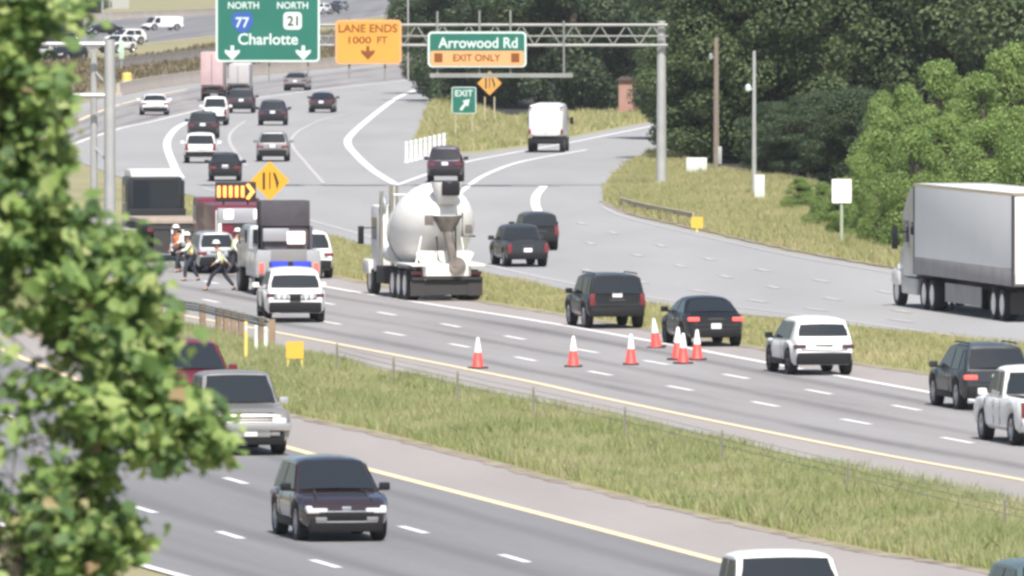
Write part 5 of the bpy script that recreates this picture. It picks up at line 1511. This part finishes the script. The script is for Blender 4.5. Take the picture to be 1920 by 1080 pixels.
# broad toothed leaf folded along its midrib: two halves of four corners sharing the rib
outl = [(0, -.5), (.30, -.32), (.42, -.05), (.26, .12), (.16, .30), (0, .55)]
V = []
fold = rng.uniform(.05, .28, (n, 1))
for a_, b_ in outl: V.append(Cs + T * s * b_ + Bv * s * a_ + Ns * s * abs(a_) * fold - Ns * s * .25 * max(0, b_) ** 2)
for a_, b_ in outl[1:-1]: V.append(Cs + T * s * b_ - Bv * s * a_ + Ns * s * abs(a_) * fold - Ns * s * .25 * max(0, b_) ** 2)
V = np.stack(V, 1).reshape(-1, 3)
o_ = np.arange(n)[:, None] * 10
Fq = np.concatenate([o_ + np.array([[0, 1, 2, 3]]), o_ + np.array([[0, 3, 4, 5]]), o_ + np.array([[0, 8, 7, 6]]), o_ + np.array([[0, 5, 9, 8]])])
L_fore = leaf_mat('leaves_foreground', [(0, (.09, .16, .07)), (.3, (.15, .25, .085)), (.6, (.25, .37, .11)), (.86, (.38, .48, .17)), (.985, (.48, .55, .24)), (.993, (.44, .36, .2)), (1, (.38, .24, .15))], .5)
crown = fast_mesh('crown', V, Fq, L_fore, root)
tk.build('trunk', M_bark, root)

# ------------------------------------------------------------------ grass
def poly_points(poly, n, rng):
    """random points in a world polygon"""
    pts = np.array([(p.x, p.y) for p in poly])
    tris = tessellate_polygon([[Vector((p.x, p.y, 0)) for p in poly]])
    T3 = np.array([[pts[i] for i in t] for t in tris])
    ar = np.abs(np.cross(T3[:, 1] - T3[:, 0], T3[:, 2] - T3[:, 0])) / 2
    idx = rng.choice(len(T3), n, p=ar / ar.sum())
    u = rng.random((n, 2)); f = u.sum(1) > 1; u[f] = 1 - u[f]
    return T3[idx, 0] + u[:, :1] * (T3[idx, 1] - T3[idx, 0]) + u[:, 1:] * (T3[idx, 2] - T3[idx, 0]), ar.sum()
def grass(name, poly_px, n, h0, h1, wdt, m, seed, clump=.5, step=4):
    rng = np.random.default_rng(seed)
    poly = world(poly_px, 0)
    p, area = poly_points(poly, n, rng)
    # height varies in patches
    ph = np.sin(p[:, 0] * 1.1 + 1.3 * np.sin(p[:, 1] * .13)) * np.sin(p[:, 1] * .21 + p[:, 0] * .6) * .5 + .5
    h = (h0 + (h1 - h0) * rng.random(n) ** 1.5) * (.6 + .6 * ph)
    q = rng.uniform(-.9, .9, n) + (rng.random(n) < .25) * math.pi / 2
    lx, ly = rng.normal(0, .32, n) * h, rng.normal(0, .32, n) * h
    w2 = wdt * rng.uniform(.6, 1.5, n) / 2
    dx, dy = np.cos(q) * w2, np.sin(q) * w2
    z = np.zeros(n)
    V = np.stack([np.stack([p[:, 0] - dx, p[:, 1] - dy, z], 1), np.stack([p[:, 0] + dx, p[:, 1] + dy, z], 1),
                  np.stack([p[:, 0] + dx * .7 + lx * .5, p[:, 1] + dy * .7 + ly * .5, h * .6], 1), np.stack([p[:, 0] + lx, p[:, 1] + ly, h], 1),
                  np.stack([p[:, 0] - dx * .7 + lx * .5, p[:, 1] - dy * .7 + ly * .5, h * .6], 1)], 1).reshape(-1, 3)
    Fq = np.arange(n * 5).reshape(-1, 5)
    o = fast_mesh(name, V, Fq, m, None, 5)
    tag(o, kind='stuff')
    return o
G_med = leaf_mat('grass_median', [(0, (.22, .30, .105)), (.4, (.33, .40, .15)), (.62, (.47, .48, .235)), (.85, (.6, .55, .34)), (1, (.68, .61, .42))], .5, .45)
G_dry = leaf_mat('grass_dry', [(0, (.26, .32, .11)), (.4, (.41, .43, .18)), (.75, (.56, .5, .28)), (1, (.64, .56, .36))], .5, .5)
MEDP = [(2200, 1022), (1920, 955), (1640, 901), (1500, 870), (1360, 835), (1100, 789), (950, 756), (800, 724), (640, 685), (530, 658), (330, 614), (150, 572), (0, 538), (-120, 485), (0, 595), (200, 668), (400, 727), (555, 777), (700, 806), (900, 856), (1040, 894), (1280, 953), (1500, 1002), (1640, 1031), (1850, 1068), (2200, 1160)]
grass('median_grass', MEDP, 380000, .12, .46, .017, G_med, 1)
STRIP = [(2200, 690), (1920, 650), (1640, 622), (1450, 602), (1260, 583), (1060, 551), (920, 520), (760, 486), (640, 453), (520, 419), (400, 385), (300, 358), (250, 345), (240, 400), (300, 440), (400, 468), (640, 519), (870, 557), (1060, 588), (1200, 612), (1400, 645), (1640, 684), (1755, 700), (1920, 724), (2200, 770)]
grass('strip_grass', STRIP, 150000, .08, .32, .026, G_dry, 2)
SLOPE = [(1132, 356), (1157, 327), (1197, 301), (1245, 280), (1275, 290), (1300, 310), (1420, 330), (1530, 348), (1600, 440), (1660, 470), (1960, 520), (2200, 560), (2200, 588), (2000, 550), (1800, 520), (1650, 498), (1480, 468), (1300, 428), (1180, 401), (1133, 378)]
grass('slope_grass', SLOPE, 170000, .12, .5, .03, G_dry, 3)
GORE = [(836, 164), (816, 184), (802, 207), (790, 240), (780, 268), (790, 282), (842, 286), (900, 283), (980, 273), (1060, 257), (1150, 240), (1225, 226), (1236, 206), (1150, 216), (950, 224), (860, 194)]
grass('gore_grass', GORE, 45000, .2, .65, .07, G_dry, 4)
BANK = [(-50, 150), (100, 114), (215, 111), (300, 101), (400, 84), (600, 62), (760, 47), (780, 90), (600, 114), (400, 132), (215, 157), (120, 186), (0, 230)]
grass('bank_grass', BANK, 16000, .2, .6, .14, leaf_mat('grass_brown', [(0, (.09, .075, .04)), (.6, (.17, .14, .08)), (1, (.26, .22, .13))], .3), 6)
print('objects', len(bpy.data.objects))
